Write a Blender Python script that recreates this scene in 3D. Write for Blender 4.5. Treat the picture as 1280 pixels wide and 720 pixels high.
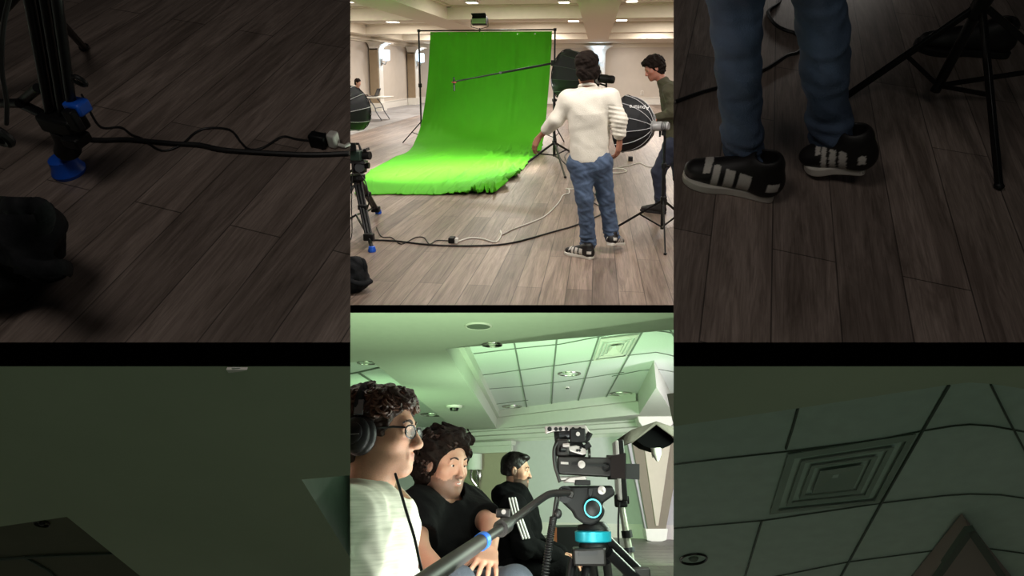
import bpy, bmesh, math, random
import numpy as np
from mathutils import Vector, Matrix, noise as mnoise
random.seed(7); np.random.seed(7)
sc = bpy.context.scene
for o in list(bpy.data.objects): bpy.data.objects.remove(o)

# ------------------------------------------------------------------ camera
FL = 800.0; PX, PY = 640.0, 240.0          # focal length and principal point in pixels of the 1280 wide frame
def rx(a): return Matrix.Rotation(a, 4, 'X')
def rz(a): return Matrix.Rotation(a, 4, 'Z')
class Frame:
    """One room: its own level floor (z = 0), seen by the camera from height h."""
    def __init__(s, horizon, vpx, h):
        s.h = h
        s.pitch = math.atan((horizon - PY) / FL)      # up = positive when the horizon lies below the axis
        s.yaw = math.atan((vpx - PX) / FL * math.cos(s.pitch))
        # camera in the room: +X right, looking along +Y, turned left by yaw, tilted up by pitch
        s.cam = Matrix.Translation((0, 0, h)) @ rz(s.yaw) @ rx(math.pi/2 + s.pitch)
    def ray(s, x, y):
        return (s.cam.to_3x3() @ Vector(((x-PX)/FL, (PY-y)/FL, -1)))
    def pl(s, x, y, z=0.0):
        d = s.ray(x, y); t = (z - s.h) / d.z
        return Vector((0, 0, s.h)) + d*t
    def at(s, x, y, Y):
        d = s.ray(x, y); return Vector((0, 0, s.h)) + d*(Y/d.y)
    def dp(s, x, y, dep):
        return Vector((0, 0, s.h)) + s.ray(x, y)*dep
    def finish(s, world_cam): s.M = world_cam @ s.cam.inverted()
A = Frame(90, 747, 1.6)        # upper hall
B = Frame(622, 680, 1.0)       # lower room
S = Frame(-493, 978, 1.19)     # steep raked floors on both sides of the hall
T = Frame(1188, 766, 0.0)      # low dark ceilings on both sides of the lower room
for f_ in (A, B, S, T): f_.finish(A.cam)
cam = bpy.data.objects.new('camera', bpy.data.cameras.new('camera'))
sc.collection.objects.link(cam); cam.matrix_world = A.cam.copy()
cam.data.sensor_width = 36; cam.data.lens = FL/1280*36
cam.data.shift_y = -(360-PY)/1280
cam.data.clip_start = 0.05; cam.data.clip_end = 200
sc.camera = cam
# ------------------------------------------------------------------ world, exposure
w = bpy.data.worlds.new('world'); sc.world = w; w.use_nodes = True
w.node_tree.nodes['Background'].inputs[0].default_value = (0.9, 0.95, 1, 1)
w.node_tree.nodes['Background'].inputs[1].default_value = 0.006
sc.view_settings.view_transform = 'Standard'; sc.view_settings.look = 'None'
sc.view_settings.exposure = 0.0; sc.view_settings.gamma = 1.0
sc.view_settings.use_curve_mapping = False
sc.cycles.use_denoising = True
sc.cycles.max_bounces = 6
sc.cycles.sample_clamp_indirect = 4
def lamp(fr, kind, loc, energy, color=(1,1,1), size=0.4, aim=None, spread=None, name='scene_light', spot=None):
    ld = bpy.data.lights.new(name, kind); ld.energy = energy; ld.color = color
    if kind == 'AREA':
        ld.shape = 'DISK'; ld.size = size
        if spread: ld.spread = math.radians(spread)
    else: ld.shadow_soft_size = size
    if kind == 'SPOT': ld.spot_size = math.radians(spot or 90); ld.spot_blend = 0.6
    o = bpy.data.objects.new(name, ld); sc.collection.objects.link(o)
    loc = Vector(loc); m = Matrix.Translation(loc)
    d = (Vector(aim) - loc) if aim is not None else Vector((0, 0, -1))
    m = m @ d.to_track_quat('-Z', 'Y').to_matrix().to_4x4()
    o.matrix_world = fr.M @ m
    return o
WARM = (1.0, 0.93, 0.85); GREEN = (0.62, 1.0, 0.55); LAV = (1.0, 0.9, 1.0)
# hall: recessed lamps of the coffered ceiling
for p in (-6.9, -2.2, 2.3):
    for q in (8.6, 15.6, 22.4, 27.6):
        lamp(A, 'AREA', (p, q, 3.34), 150 if q > 10 else 60, WARM, 0.5)
lamp(A, 'AREA', (-1.2, 4.35, 3.3), 85, WARM, 0.9, aim=(-0.6, 7.5, 0.4))  # added fill in front of the coffers, out of view, no fitting
lamp(A, 'AREA', (1.6, 4.35, 3.0), 75, WARM, 0.9, aim=(0.9, 6.2, 0.6))  # added fill on the standing man's back, out of view, no fitting
for p in (-6.5, -2.2, 2.3, 6.5): lamp(A, 'POINT', (p, 11.6, 2.9), 16, WARM, 0.15)  # added bare fill lamps below the coffers, lifting ceiling and walls
for p in (-7.5, -3, 1.5, 5): lamp(A, 'AREA', (p, 31.4, 2.97), 45, WARM, 0.25)
lamp(A, 'AREA', (-0.78, 10.8, 1.5), 75, (1,0.98,0.94), 0.5, aim=(-2.6, 10.6, 0), spread=110, name='softbox_light')
lamp(A, 'AREA', (-3.6, 8.6, 1.5), 55, (1,0.98,0.94), 0.5, aim=(-2.4, 10.6, 0.0), spread=80, name='softbox_light')
# lower room: unseen lamps added for green screen bounce, neutral and lavender at right
lamp(B, 'AREA', B.dp(960, 500, 2.0), 12, (0.85, 1.0, 0.82), 0.7, aim=B.dp(560, 640, 2.3))
lamp(B, 'AREA', B.dp(250, 660, 1.9), 7.0, (1, 0.72, 0.6), 0.3, aim=B.dp(455, 590, 1.85))
lamp(B, 'AREA', B.dp(700, 800, 1.6), 12.0, (0.95, 1.0, 0.92), 0.6, aim=B.dp(520, 610, 2.4))  # added fill below the view, brightens the faces
lamp(B, 'AREA', B.dp(990, 500, 4.2), 90, (0.8, 1.0, 0.78), 1.0, aim=B.dp(620, 640, 4.5))
lamp(B, 'AREA', (-1.5, 7, 0.2), 175, (0.64, 1.0, 0.54), 5.0, aim=(-1.8, 12, 5))  # added broad fill near the floor, aimed up to brighten the ceiling
lamp(B, 'AREA', (0.5, 12, 0.2), 260, (0.62, 1, 0.58), 5.0, aim=(0.5, 18, 5))  # second added upward fill, for the tray and far ceiling
lamp(B, 'AREA', (4.6, 10.5, 1.6), 180, LAV, 1.5, aim=(2.4, 20.0, 1.7), spread=100)  # added out of view to brighten the right of the back wall
lamp(B, 'AREA', (-4.2, 12, 1.3), 85, (0.55, 1.0, 0.5), 1.5, aim=(-1.6, 22, 1.4), spread=110)  # added out of view to turn the left of the back wall green
# the dim side rooms: one weak unseen lamp each, added to set their brightness
lamp(S, 'AREA', (-0.9, 0.4, 2.4), 7.0, WARM, 0.7, aim=(-0.9, 1.8, 0))
lamp(S, 'AREA', (0.5, 0.4, 2.4), 2.8, WARM, 0.7, aim=(0.6, 1.8, 0))
lamp(T, 'AREA', (-0.7, 0.3, -1.6), 0.9, (0.8, 1, 0.65), 0.8, aim=(-0.7, 1.2, 0.6))
lamp(T, 'AREA', (0.5, 0.3, -1.6), 1.7, (0.75, 1, 0.75), 0.8, aim=(0.6, 1.2, 0.6))

# ------------------------------------------------------------------ materials
def s2l(c):
    return tuple(((v/255)/12.92 if v/255 <= 0.04045 else ((v/255+0.055)/1.055)**2.4) for v in c)
MATS = {}
def mat(name, rgb, rough=0.6, metal=0.0, nscale=8.0, namt=0.08, bump=0.0, bscale=60.0, emit=0.0, trans=0.0, stretch=(1,1,1), spec=0.5):
    if name in MATS: return MATS[name]
    m = bpy.data.materials.new(name); m.use_nodes = True; nt = m.node_tree
    b = nt.nodes['Principled BSDF']; c = s2l(rgb)
    tc = nt.nodes.new('ShaderNodeTexCoord'); mp = nt.nodes.new('ShaderNodeMapping')
    mp.inputs['Scale'].default_value = stretch
    nt.links.new(tc.outputs['Object'], mp.inputs[0])
    n = nt.nodes.new('ShaderNodeTexNoise'); n.inputs['Scale'].default_value = nscale; n.inputs['Detail'].default_value = 4
    nt.links.new(mp.outputs[0], n.inputs['Vector'])
    r = nt.nodes.new('ShaderNodeValToRGB')
    r.color_ramp.elements[0].position = 0.3; r.color_ramp.elements[1].position = 0.7
    r.color_ramp.elements[0].color = tuple(v*(1-namt) for v in c)+(1,)
    r.color_ramp.elements[1].color = tuple(min(1, v*(1+namt)) for v in c)+(1,)
    nt.links.new(n.outputs['Fac'], r.inputs[0]); nt.links.new(r.outputs[0], b.inputs['Base Color'])
    b.inputs['Roughness'].default_value = rough; b.inputs['Metallic'].default_value = metal
    b.inputs['Specular IOR Level'].default_value = spec
    if trans: b.inputs['Transmission Weight'].default_value = trans
    if bump:
        n2 = nt.nodes.new('ShaderNodeTexNoise'); n2.inputs['Scale'].default_value = bscale
        nt.links.new(mp.outputs[0], n2.inputs['Vector'])
        bp = nt.nodes.new('ShaderNodeBump'); bp.inputs['Strength'].default_value = bump; bp.inputs['Distance'].default_value = 0.01
        nt.links.new(n2.outputs['Fac'], bp.inputs['Height']); nt.links.new(bp.outputs[0], b.inputs['Normal'])
    if emit:
        b.inputs['Emission Color'].default_value = c+(1,); b.inputs['Emission Strength'].default_value = emit
    MATS[name] = m; return m
def plank_mat(name, rgb, width, length, contrast=0.25, gap=0.004, rough=0.45):
    m = bpy.data.materials.new(name); m.use_nodes = True; nt = m.node_tree; b = nt.nodes['Principled BSDF']
    N = nt.nodes.new; L = nt.links.new; c = s2l(rgb)
    tc = N('ShaderNodeTexCoord'); sw = N('ShaderNodeMapping'); sw.inputs['Rotation'].default_value = (0, 0, math.pi/2)
    L(tc.outputs['Object'], sw.inputs[0])
    br = N('ShaderNodeTexBrick'); br.offset = 0.37; br.offset_frequency = 2
    br.inputs['Scale'].default_value = 1; br.inputs['Brick Width'].default_value = length; br.inputs['Row Height'].default_value = width
    br.inputs['Mortar Size'].default_value = gap; br.inputs['Mortar Smooth'].default_value = 0.4; br.inputs['Bias'].default_value = 0
    br.inputs['Color1'].default_value = tuple(v*(1-contrast) for v in c)+(1,)
    br.inputs['Color2'].default_value = tuple(v*(1+contrast) for v in c)+(1,)
    br.inputs['Mortar'].default_value = tuple(v*0.35 for v in c)+(1,)
    L(sw.outputs[0], br.inputs['Vector'])
    st = N('ShaderNodeMapping'); st.inputs['Scale'].default_value = (1/width*2.2, 1/length*1.6, 1); L(tc.outputs['Object'], st.inputs[0])
    n = N('ShaderNodeTexNoise'); n.inputs['Scale'].default_value = 1.0; n.inputs['Detail'].default_value = 8; n.inputs['Distortion'].default_value = 1.6; n.inputs['Roughness'].default_value = 0.65
    L(st.outputs[0], n.inputs['Vector'])
    s3 = N('ShaderNodeMapping'); s3.inputs['Scale'].default_value = (1/width*14, 1/length*4, 1); L(tc.outputs['Object'], s3.inputs[0])
    n3 = N('ShaderNodeTexNoise'); n3.inputs['Scale'].default_value = 1.0; n3.inputs['Detail'].default_value = 5; n3.inputs['Distortion'].default_value = 2.5
    L(s3.outputs[0], n3.inputs['Vector'])
    r = N('ShaderNodeValToRGB'); r.color_ramp.elements[0].position = 0.32; r.color_ramp.elements[1].position = 0.68
    r.color_ramp.elements[0].color = (0.55, 0.53, 0.51, 1); r.color_ramp.elements[1].color = (1.28, 1.28, 1.28, 1)
    L(n.outputs['Fac'], r.inputs[0])
    r3 = N('ShaderNodeValToRGB'); r3.color_ramp.elements[0].position = 0.3; r3.color_ramp.elements[1].position = 0.62
    r3.color_ramp.elements[0].color = (0.72, 0.70, 0.69, 1); r3.color_ramp.elements[1].color = (1.1, 1.1, 1.1, 1)
    L(n3.outputs['Fac'], r3.inputs[0])
    m1 = N('ShaderNodeMixRGB'); m1.blend_type = 'MULTIPLY'; m1.inputs[0].default_value = 1
    m2 = N('ShaderNodeMixRGB'); m2.blend_type = 'MULTIPLY'; m2.inputs[0].default_value = 1
    L(br.outputs['Color'], m1.inputs[1]); L(r.outputs[0], m1.inputs[2]); L(m1.outputs[0], m2.inputs[1]); L(r3.outputs[0], m2.inputs[2])
    L(m2.outputs[0], b.inputs['Base Color']); b.inputs['Roughness'].default_value = rough
    bp = N('ShaderNodeBump'); bp.inputs['Strength'].default_value = 0.15; bp.inputs['Distance'].default_value = 0.004
    L(n3.outputs['Fac'], bp.inputs['Height']); L(bp.outputs[0], b.inputs['Normal'])
    MATS[name] = m; return m
def vcol_mat(name, rough=0.6, bump=0.0, bscale=200, sheen=0, sss=0):
    m = bpy.data.materials.new(name); m.use_nodes = True; nt = m.node_tree; b = nt.nodes['Principled BSDF']
    a = nt.nodes.new('ShaderNodeAttribute'); a.attribute_name = 'Col'
    n = nt.nodes.new('ShaderNodeTexNoise'); n.inputs['Scale'].default_value = bscale
    tc = nt.nodes.new('ShaderNodeTexCoord'); nt.links.new(tc.outputs['Object'], n.inputs['Vector'])
    mx = nt.nodes.new('ShaderNodeMixRGB'); mx.blend_type = 'MULTIPLY'; mx.inputs[0].default_value = 0.25
    nt.links.new(a.outputs['Color'], mx.inputs[1]); nt.links.new(n.outputs['Fac'], mx.inputs[2])
    nt.links.new(mx.outputs[0], b.inputs['Base Color']); b.inputs['Roughness'].default_value = rough
    if sss: b.inputs['Subsurface Weight'].default_value = sss; b.inputs['Subsurface Radius'].default_value = (0.01, 0.004, 0.002); b.inputs['Subsurface Scale'].default_value = 0.6
    if bump:
        bp = nt.nodes.new('ShaderNodeBump'); bp.inputs['Strength'].default_value = bump; bp.inputs['Distance'].default_value = 0.004
        nt.links.new(n.outputs['Fac'], bp.inputs['Height']); nt.links.new(bp.outputs[0], b.inputs['Normal'])
    MATS[name] = m; return m

# ------------------------------------------------------------------ mesh builder
def ortho(d):
    d = Vector(d).normalized(); u = d.orthogonal().normalized(); return u, d.cross(u)
def smoothpath(pts, k=4, closed=False):
    P = [Vector(p) for p in pts]; n = len(P)
    if n < 3: return P
    out = []
    for i in range(n-1 if not closed else n):
        p0 = P[max(i-1, 0)] if not closed else P[(i-1) % n]; p1 = P[i]; p2 = P[(i+1) % n]
        p3 = P[min(i+2, n-1)] if not closed else P[(i+2) % n]
        for j in range(k):
            t = j/k
            out.append(0.5*((2*p1)+(p2-p0)*t+(2*p0-5*p1+4*p2-p3)*t*t+(3*p1-p0-3*p2+p3)*t**3))
    if not closed: out.append(P[-1])
    return out
def clip_view(fr, pts, x, keep=-1):
    """cuts a polygon at the vertical plane through the eye and column x"""
    R = fr.cam.to_3x3().inverted(); o = Vector((0,0,fr.h)); g = []
    for p in pts:
        q = R @ (Vector(p)-o); g.append((q.x/-q.z*FL+PX-x)*keep)
    out = []; n = len(pts)
    for i in range(n):
        a, b = Vector(pts[i]), Vector(pts[(i+1) % n]); u, v = g[i], g[(i+1) % n]
        if u >= 0: out.append(a)
        if (u > 0) != (v > 0) and abs(u-v) > 1e-9:
            lo, hi = 0.0, 1.0
            for _ in range(30):
                m = (lo+hi)/2; q = R @ (a.lerp(b, m)-o); s_ = (q.x/-q.z*FL+PX-x)*keep
                if (s_ > 0) == (u > 0): lo = m
                else: hi = m
            out.append(a.lerp(b, (lo+hi)/2))
    return out
class MB:
    def __init__(s): s.v = []; s.f = []; s.c = None
    def add(s, vs, fs):
        o = len(s.v); s.v += [Vector(v) for v in vs]; s.f += [tuple(i+o for i in f) for f in fs]; return s
    def box(s, c, size, m=None, taper=1.0):
        hx, hy, hz = [q/2 for q in size]; vs = []
        for z in (-1, 1):
            t = taper if z > 0 else 1
            for x, y in ((-1,-1),(1,-1),(1,1),(-1,1)): vs.append(Vector((x*hx*t, y*hy*t, z*hz)))
        if m is not None: vs = [m.to_3x3() @ v for v in vs]
        vs = [v+Vector(c) for v in vs]
        return s.add(vs, [(3,2,1,0),(4,5,6,7),(0,1,5,4),(1,2,6,5),(2,3,7,6),(3,0,4,7)])
    def bar(s, a, b, w, h, up=(0,0,1)):
        a = Vector(a); b = Vector(b); d = (b-a); L = d.length; d.normalize()
        u = d.cross(Vector(up))
        if u.length < 1e-4: u = d.orthogonal()
        u.normalize(); v = u.cross(d)
        vs = []
        for e in (a, b):
            for i, j in ((-1,-1),(1,-1),(1,1),(-1,1)): vs.append(e+u*i*w/2+v*j*h/2)
        return s.add(vs, [(3,2,1,0),(4,5,6,7),(0,1,5,4),(1,2,6,5),(2,3,7,6),(3,0,4,7)])
    def tube(s, pts, r, n=8, cap=True, flat=1.0):
        pts = [Vector(p) for p in pts]; R = r if hasattr(r, '__len__') else [r]*len(pts)
        d = (pts[1]-pts[0]).normalized(); u, v = ortho(d); vs = []
        for i, p in enumerate(pts):
            d = (pts[min(i+1, len(pts)-1)]-pts[max(i-1, 0)])
            if d.length < 1e-9: d = Vector((0,0,1))
            d.normalize(); u = (u-d*u.dot(d)); u = u.normalized() if u.length > 1e-6 else d.orthogonal().normalized(); v = d.cross(u)
            for k in range(n):
                a = 2*math.pi*k/n; vs.append(p+(u*math.cos(a)+v*math.sin(a)*flat)*R[i])
        fs = []
        for i in range(len(pts)-1):
            for k in range(n): fs.append((i*n+k, i*n+(k+1) % n, (i+1)*n+(k+1) % n, (i+1)*n+k))
        if cap: fs.append(tuple(range(n-1, -1, -1))); fs.append(tuple((len(pts)-1)*n+k for k in range(n)))
        return s.add(vs, fs)
    def cyl(s, a, b, r, r2=None, n=16): return s.tube([a, b], [r, r if r2 is None else r2], n)
    def lathe(s, c, ax, prof, n=20, cap=True):
        ax = Vector(ax).normalized(); return s.tubeprof(Vector(c), ax, prof, n, cap)
    def tubeprof(s, c, ax, prof, n, cap):
        u, v = ortho(ax); vs = []; fs = []
        for r, t in prof:
            for k in range(n):
                a = 2*math.pi*k/n; vs.append(c+ax*t+(u*math.cos(a)+v*math.sin(a))*r)
        for i in range(len(prof)-1):
            for k in range(n): fs.append((i*n+k, i*n+(k+1) % n, (i+1)*n+(k+1) % n, (i+1)*n+k))
        if cap: fs.append(tuple(range(n-1, -1, -1))); fs.append(tuple((len(prof)-1)*n+k for k in range(n)))
        return s.add(vs, fs)
    def ball(s, c, r, n=12, m=None):
        r = r if hasattr(r, '__len__') else (r, r, r); vs = []; fs = []; h = n//2
        for i in range(h+1):
            th = math.pi*i/h
            for k in range(n):
                a = 2*math.pi*k/n; p = Vector((r[0]*math.sin(th)*math.cos(a), r[1]*math.sin(th)*math.sin(a), r[2]*math.cos(th)))
                if m is not None: p = m.to_3x3() @ p
                vs.append(p+Vector(c))
        for i in range(h):
            for k in range(n): fs.append((i*n+k, (i+1)*n+k, (i+1)*n+(k+1) % n, i*n+(k+1) % n))
        return s.add(vs, fs)
    def torus(s, c, ax, R, r, n=24, k=8, arc=1.0, start=0.0, u=None):
        ax = Vector(ax).normalized()
        if u is None: u, v = ortho(ax)
        else: u = Vector(u).normalized(); v = ax.cross(u)
        m = n if arc >= 1 else n+1
        pts = [Vector(c)+(u*math.cos(start+2*math.pi*arc*i/n)+v*math.sin(start+2*math.pi*arc*i/n))*R for i in range(m)]
        if arc >= 1: pts = pts+[pts[0], pts[1]]
        return s.tube(pts, r, k, cap=arc < 1)
    def prism(s, poly, d):
        """closed polygon (list of 3-D points) pushed along vector d"""
        P = [Vector(p) for p in poly]; n = len(P); d = Vector(d)
        return s.add(P+[p+d for p in P], [tuple(range(n-1, -1, -1)), tuple(range(n, 2*n))]+[(i, (i+1) % n, n+(i+1) % n, n+i) for i in range(n)])
    def grid(s, rows, thick=None):
        """rows of points; thick = vector offset for a back side"""
        R = len(rows); Cn = len(rows[0]); vs = [p for r in rows for p in r]
        fs = [(i*Cn+j, i*Cn+j+1, (i+1)*Cn+j+1, (i+1)*Cn+j) for i in range(R-1) for j in range(Cn-1)]
        return s.add(vs, fs)
def tag(o, label=None, cat=None, group=None, kind=None):
    if label: o['label'] = label
    if cat: o['category'] = cat
    if group: o['group'] = group
    if kind: o['kind'] = kind
    return o
LOC = {}
def thing(fr, name, label, cat, base, group=None):
    o = bpy.data.objects.new(name, None); sc.collection.objects.link(o)
    base = Vector(base); o.matrix_world = fr.M @ Matrix.Translation(base)
    o.empty_display_size = 0.05; LOC[o.name] = (fr, base)
    return tag(o, label, cat, group)
def ob(name, mb, m, parent=None, fr=None, smooth=True, bevel=0.0, label=None, cat=None, group=None, kind=None, angle=40, subsurf=0, solid=0, base=None):
    me = bpy.data.meshes.new(name); vs = mb.v
    if parent is not None: fr, base = LOC[parent.name]
    elif base is None:
        a = np.array([tuple(v) for v in vs]); lo = a.min(0); hi = a.max(0); base = Vector(((lo[0]+hi[0])/2, (lo[1]+hi[1])/2, lo[2]))
    else: base = Vector(base)
    me.from_pydata([tuple(v-base) for v in vs], [], mb.f); me.update()
    if mb.c is not None:
        at = me.color_attributes.new('Col', 'FLOAT_COLOR', 'POINT')
        at.data.foreach_set('color', np.asarray(mb.c, dtype=np.float32).ravel())
    bm = bmesh.new(); bm.from_mesh(me)
    if len(bm.verts) < 60000: bmesh.ops.recalc_face_normals(bm, faces=bm.faces)
    if smooth:
        for f in bm.faces: f.smooth = True
        ca = math.radians(angle)
        for e in bm.edges:
            if len(e.link_faces) == 2 and e.calc_face_angle(0) > ca: e.smooth = False
    bm.to_mesh(me); bm.free()
    me.materials.append(m)
    o = bpy.data.objects.new(name, me); sc.collection.objects.link(o)
    if parent is not None: o.parent = parent
    else: o.matrix_world = fr.M @ Matrix.Translation(base)
    LOC[o.name] = (fr, base)
    if bevel:
        md = o.modifiers.new('bevel', 'BEVEL'); md.width = bevel; md.segments = 2; md.limit_method = 'ANGLE'
    if solid:
        md = o.modifiers.new('solid', 'SOLIDIFY'); md.thickness = solid; md.offset = 0
    if subsurf:
        md = o.modifiers.new('subsurf', 'SUBSURF'); md.levels = subsurf; md.render_levels = subsurf
    tag(o, label, cat, group, kind)
    return o
def copytree(src, fr, base, rot=0.0, label=None, group=None, names=None):
    c = src.copy(); sc.collection.objects.link(c)
    c.matrix_world = fr.M @ Matrix.Translation(Vector(base)) @ rz(rot); LOC[c.name] = (fr, Vector(base))
    if label: c['label'] = label
    if group: c['group'] = group
    for ch in list(src.children):
        d = ch.copy(); sc.collection.objects.link(d); d.parent = c
        for g in list(ch.children):
            e = g.copy(); sc.collection.objects.link(e); e.parent = d
    return c
# ------------------------------------------------------------------ surfaces
m_wall = mat('hall_wall_paint', (196,186,174), 0.8, namt=0.03, nscale=3)
m_ceil = mat('hall_ceiling_paint', (214,204,186), 0.85, namt=0.02)
m_white = mat('white_trim_paint', (226,222,214), 0.5, namt=0.02)
m_tan = mat('tan_pilaster_paint', (150,132,108), 0.8, namt=0.04)
m_black = mat('black_slab', (2,2,2), 1.0, namt=0.0)
m_black.node_tree.nodes['Principled BSDF'].inputs['Specular IOR Level'].default_value = 0.0
m_lampglow = mat('lamp_glow', (255,246,225), 0.5, emit=5.0)
m_blueglow = mat('cool_lamp_glow', (205,232,255), 0.5, emit=3.0)
m_tile = mat('ceiling_tile', (222,216,202), 0.9, namt=0.04, nscale=30)
m_planks = plank_mat('grey_oak_planks', (138,121,110), 0.19, 2.3)
m_carpet = mat('hall_carpet', (150,147,146), 0.95, namt=0.2, nscale=2.0, bump=0.3, bscale=90)
def S_(name, mb, m, fr, **k): return ob(name, mb, m, fr=fr, kind='structure', smooth=k.pop('smooth', False), **k)

# ------------------------------------------------------------------ upper hall (frame A)
WB = 33.0; WL = -9.3; WR = 9.6; HS = 3.0; HL = 3.37
q0 = A.pl(640, 381.5)
pts = [A.pl(-60, 381.3), A.pl(1340, 381.3)]
mb = MB(); mb.prism([pts[0], pts[1], (WR+0.3, 12, 0), (WR+0.3, WB+0.3, 0), (WL-0.3, WB+0.3, 0), (WL-0.3, 12, 0)], (0,0,-0.04))
S_('floor', mb, m_planks, A, base=(0,0,0))
c1 = A.pl(438, 169); c2 = A.pl(525, 144)
dd = (c2-c1).normalized()
e1 = c1+dd*((9-c1.y)/dd.y); e2 = c1+dd*((WB-c1.y)/dd.y)
mb = MB().prism([(e1.x,e1.y,0.007), (e2.x,WB-0.06,0.007), (WL+0.05,WB-0.06,0.007), (WL+0.05,9,0.007)], (0,0,-0.006))
ob('floor', mb, m_carpet, fr=A, smooth=False, kind='structure')
MATS['x'] = None
S_('wall_back', MB().box((0.15, WB+0.1, 1.7), (WR-WL+0.5, 0.2, 3.5)), m_wall, A)
S_('wall_left', MB().box((WL-0.1, WB/2+4, 1.7), (0.2, WB-4, 3.5)), m_wall, A)
S_('wall_right', MB().box((WR+0.1, WB/2+4, 1.7), (0.2, WB-4, 3.5)), m_wall, A)
S_('baseboard_back', MB().box((0.15, WB-0.02, 0.15), (WR-WL, 0.04, 0.30)).box((0.15, WB-0.03, 0.31), (WR-WL, 0.06, 0.03)), m_white, A)
S_('baseboard_left', MB().box((WL+0.02, WB/2+4, 0.15), (0.04, WB-4, 0.30)).box((WL+0.03, WB/2+4, 0.31), (0.06, WB-4, 0.03)), m_white, A)
# coffered ceiling
PR = [(-8.7,-5.0), (-4.08,-0.44), (0.44,4.1), (4.9,8.8)]; QR = [(5.8,11.2), (12.0,17.6), (18.4,23.9), (24.6,28.6)]
xs = [WL-0.2]+[v for r in PR for v in r]+[WR+0.2]; ys = [5.0]+[v for r in QR for v in r]+[WB+0.2]
mb = MB(); lid = MB()
def hole(i, j): return i % 2 == 1 and j % 2 == 1
for i in range(len(xs)-1):
    for j in range(len(ys)-1):
        x0, x1, y0, y1 = xs[i], xs[i+1], ys[j], ys[j+1]
        if hole(i, j):
            t = 0.10
            lid.add([(x0,y0,HL),(x1,y0,HL),(x1,y1,HL),(x0,y1,HL)], [(0,1,2,3)])
            mb.add([(x0,y0,HS),(x1,y0,HS),(x1,y1,HS),(x0,y1,HS),(x0,y0,HL),(x1,y0,HL),(x1,y1,HL),(x0,y1,HL)], [(0,1,5,4),(1,2,6,5),(2,3,7,6),(3,0,4,7)])
            for (a, b) in (((x0,y1-0.06),(x1,y1-0.06)), ((x0,y0+0.06),(x1,y0+0.06)), ((x0+0.06,y0),(x0+0.06,y1)), ((x1-0.06,y0),(x1-0.06,y1))):
                mb.bar((a[0],a[1],HL-0.02), (b[0],b[1],HL-0.02), 0.12, 0.045)
        else:
            mb.add([(x0,y0,HS),(x1,y0,HS),(x1,y1,HS),(x0,y1,HS)], [(0,1,2,3)])
S_('ceiling', mb, m_ceil, A, base=(0,0,HS))
for (x0, x1) in PR:
    for (y0, y1) in QR:
        for k in range(1, 4): lid.bar((x0+(x1-x0)*k/4, y0, HL-0.004), (x0+(x1-x0)*k/4, y1, HL-0.004), 0.025, 0.01)
        for k in range(1, 4): lid.bar((x0, y0+(y1-y0)*k/4, HL-0.004), (x1, y0+(y1-y0)*k/4, HL-0.004), 0.025, 0.01)
S_('ceiling', lid, m_tile, A, base=(0,0,HL))
mb = MB().box((0.15, WB-0.09, 2.93), (WR-WL, 0.18, 0.14)).box((0.15, WB-0.04, 2.83), (WR-WL, 0.08, 0.08))
S_('trim_1', mb, m_ceil, A)
mb = MB().box((WL+0.09, WB/2+4, 2.93), (0.18, WB-4, 0.14)).box((WL+0.04, WB/2+4, 2.83), (0.08, WB-4, 0.08))
S_('trim_2', mb, m_ceil, A)
# beam (black) under the hall floor and above the side ceilings
def cs(x, y, d): return A.dp(x, y, d)
def slab(x0, x1, y0, y1, d0, d1, name):
    mb = MB(); P = [cs(x0,y0,d0), cs(x1,y0,d0), cs(x1,y1,d0), cs(x0,y1,d0), cs(x0,y0,d1), cs(x1,y0,d1), cs(x1,y1,d1), cs(x0,y1,d1)]
    mb.add(P, [(3,2,1,0),(4,5,6,7),(0,1,5,4),(1,2,6,5),(2,3,7,6),(3,0,4,7)])
    return S_(name, mb, m_black, A)
dq = q0.length
slab(300, 980, 381.5, 391, 4.25, 7.9, 'trim_3')
slab(-60, 438, 428, 458, 0.84, 1.5, 'trim_4')
slab(842, 1340, 428, 458, 0.84, 1.5, 'trim_5')

# recessed lights of the hall
def recessed(fr, c, r, label, group=None, glow=m_lampglow, drop=0.012, tr=None):
    t = thing(fr, 'recessed_light', label, 'ceiling light', c, group)
    c = Vector(c)
    ob('trim_ring', MB().lathe(c, (0,0,-1), [(r*0.86, 0.0), (r*0.86, drop), (r*1.1, drop*0.8), (r*1.12, 0.0)], 20, False), tr or m_white, t)
    ob('lens', MB().lathe(c, (0,0,-1), [(r*0.86, drop*0.6), (r*0.4, drop*0.9), (0.001, drop)], 20, False), glow, t)
    return t
hall_group = 'recessed lights in the hall coffers'
for (px, py, lab) in ((440, 2, 'leftmost rectangular light at the top edge of the hall ceiling'), (590, 3.2, 'small bright recessed light above the green backdrop'),
                      (705, 2.8, 'small bright recessed light left of the central ceiling beam'), (790, 1.5, 'small bright recessed light right of the central ceiling beam'),
                      (491, 27.4, 'tiny recessed light in the second coffer, left side of the hall'), (717, 26.2, 'tiny recessed light in second coffer, left of the central beam'),
                      (777, 25.2, 'tiny recessed light in second coffer, right of the central beam')):
    z = HL-0.03 if py < 8 else HS-0.002
    c = A.pl(px, py, z)
    t = thing(A, 'recessed_light', lab, 'ceiling light', c)
    wd = 0.22 if py > 8 else 0.2
    ob('housing', MB().box(c+Vector((0,0,0.005)), (wd*1.5, wd*1.9, 0.02)), m_white, t, smooth=False)
    ob('lens', MB().box(c-Vector((0,0,0.008)), (wd*1.3, wd*1.6, 0.01)), m_lampglow, t, smooth=False)
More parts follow.
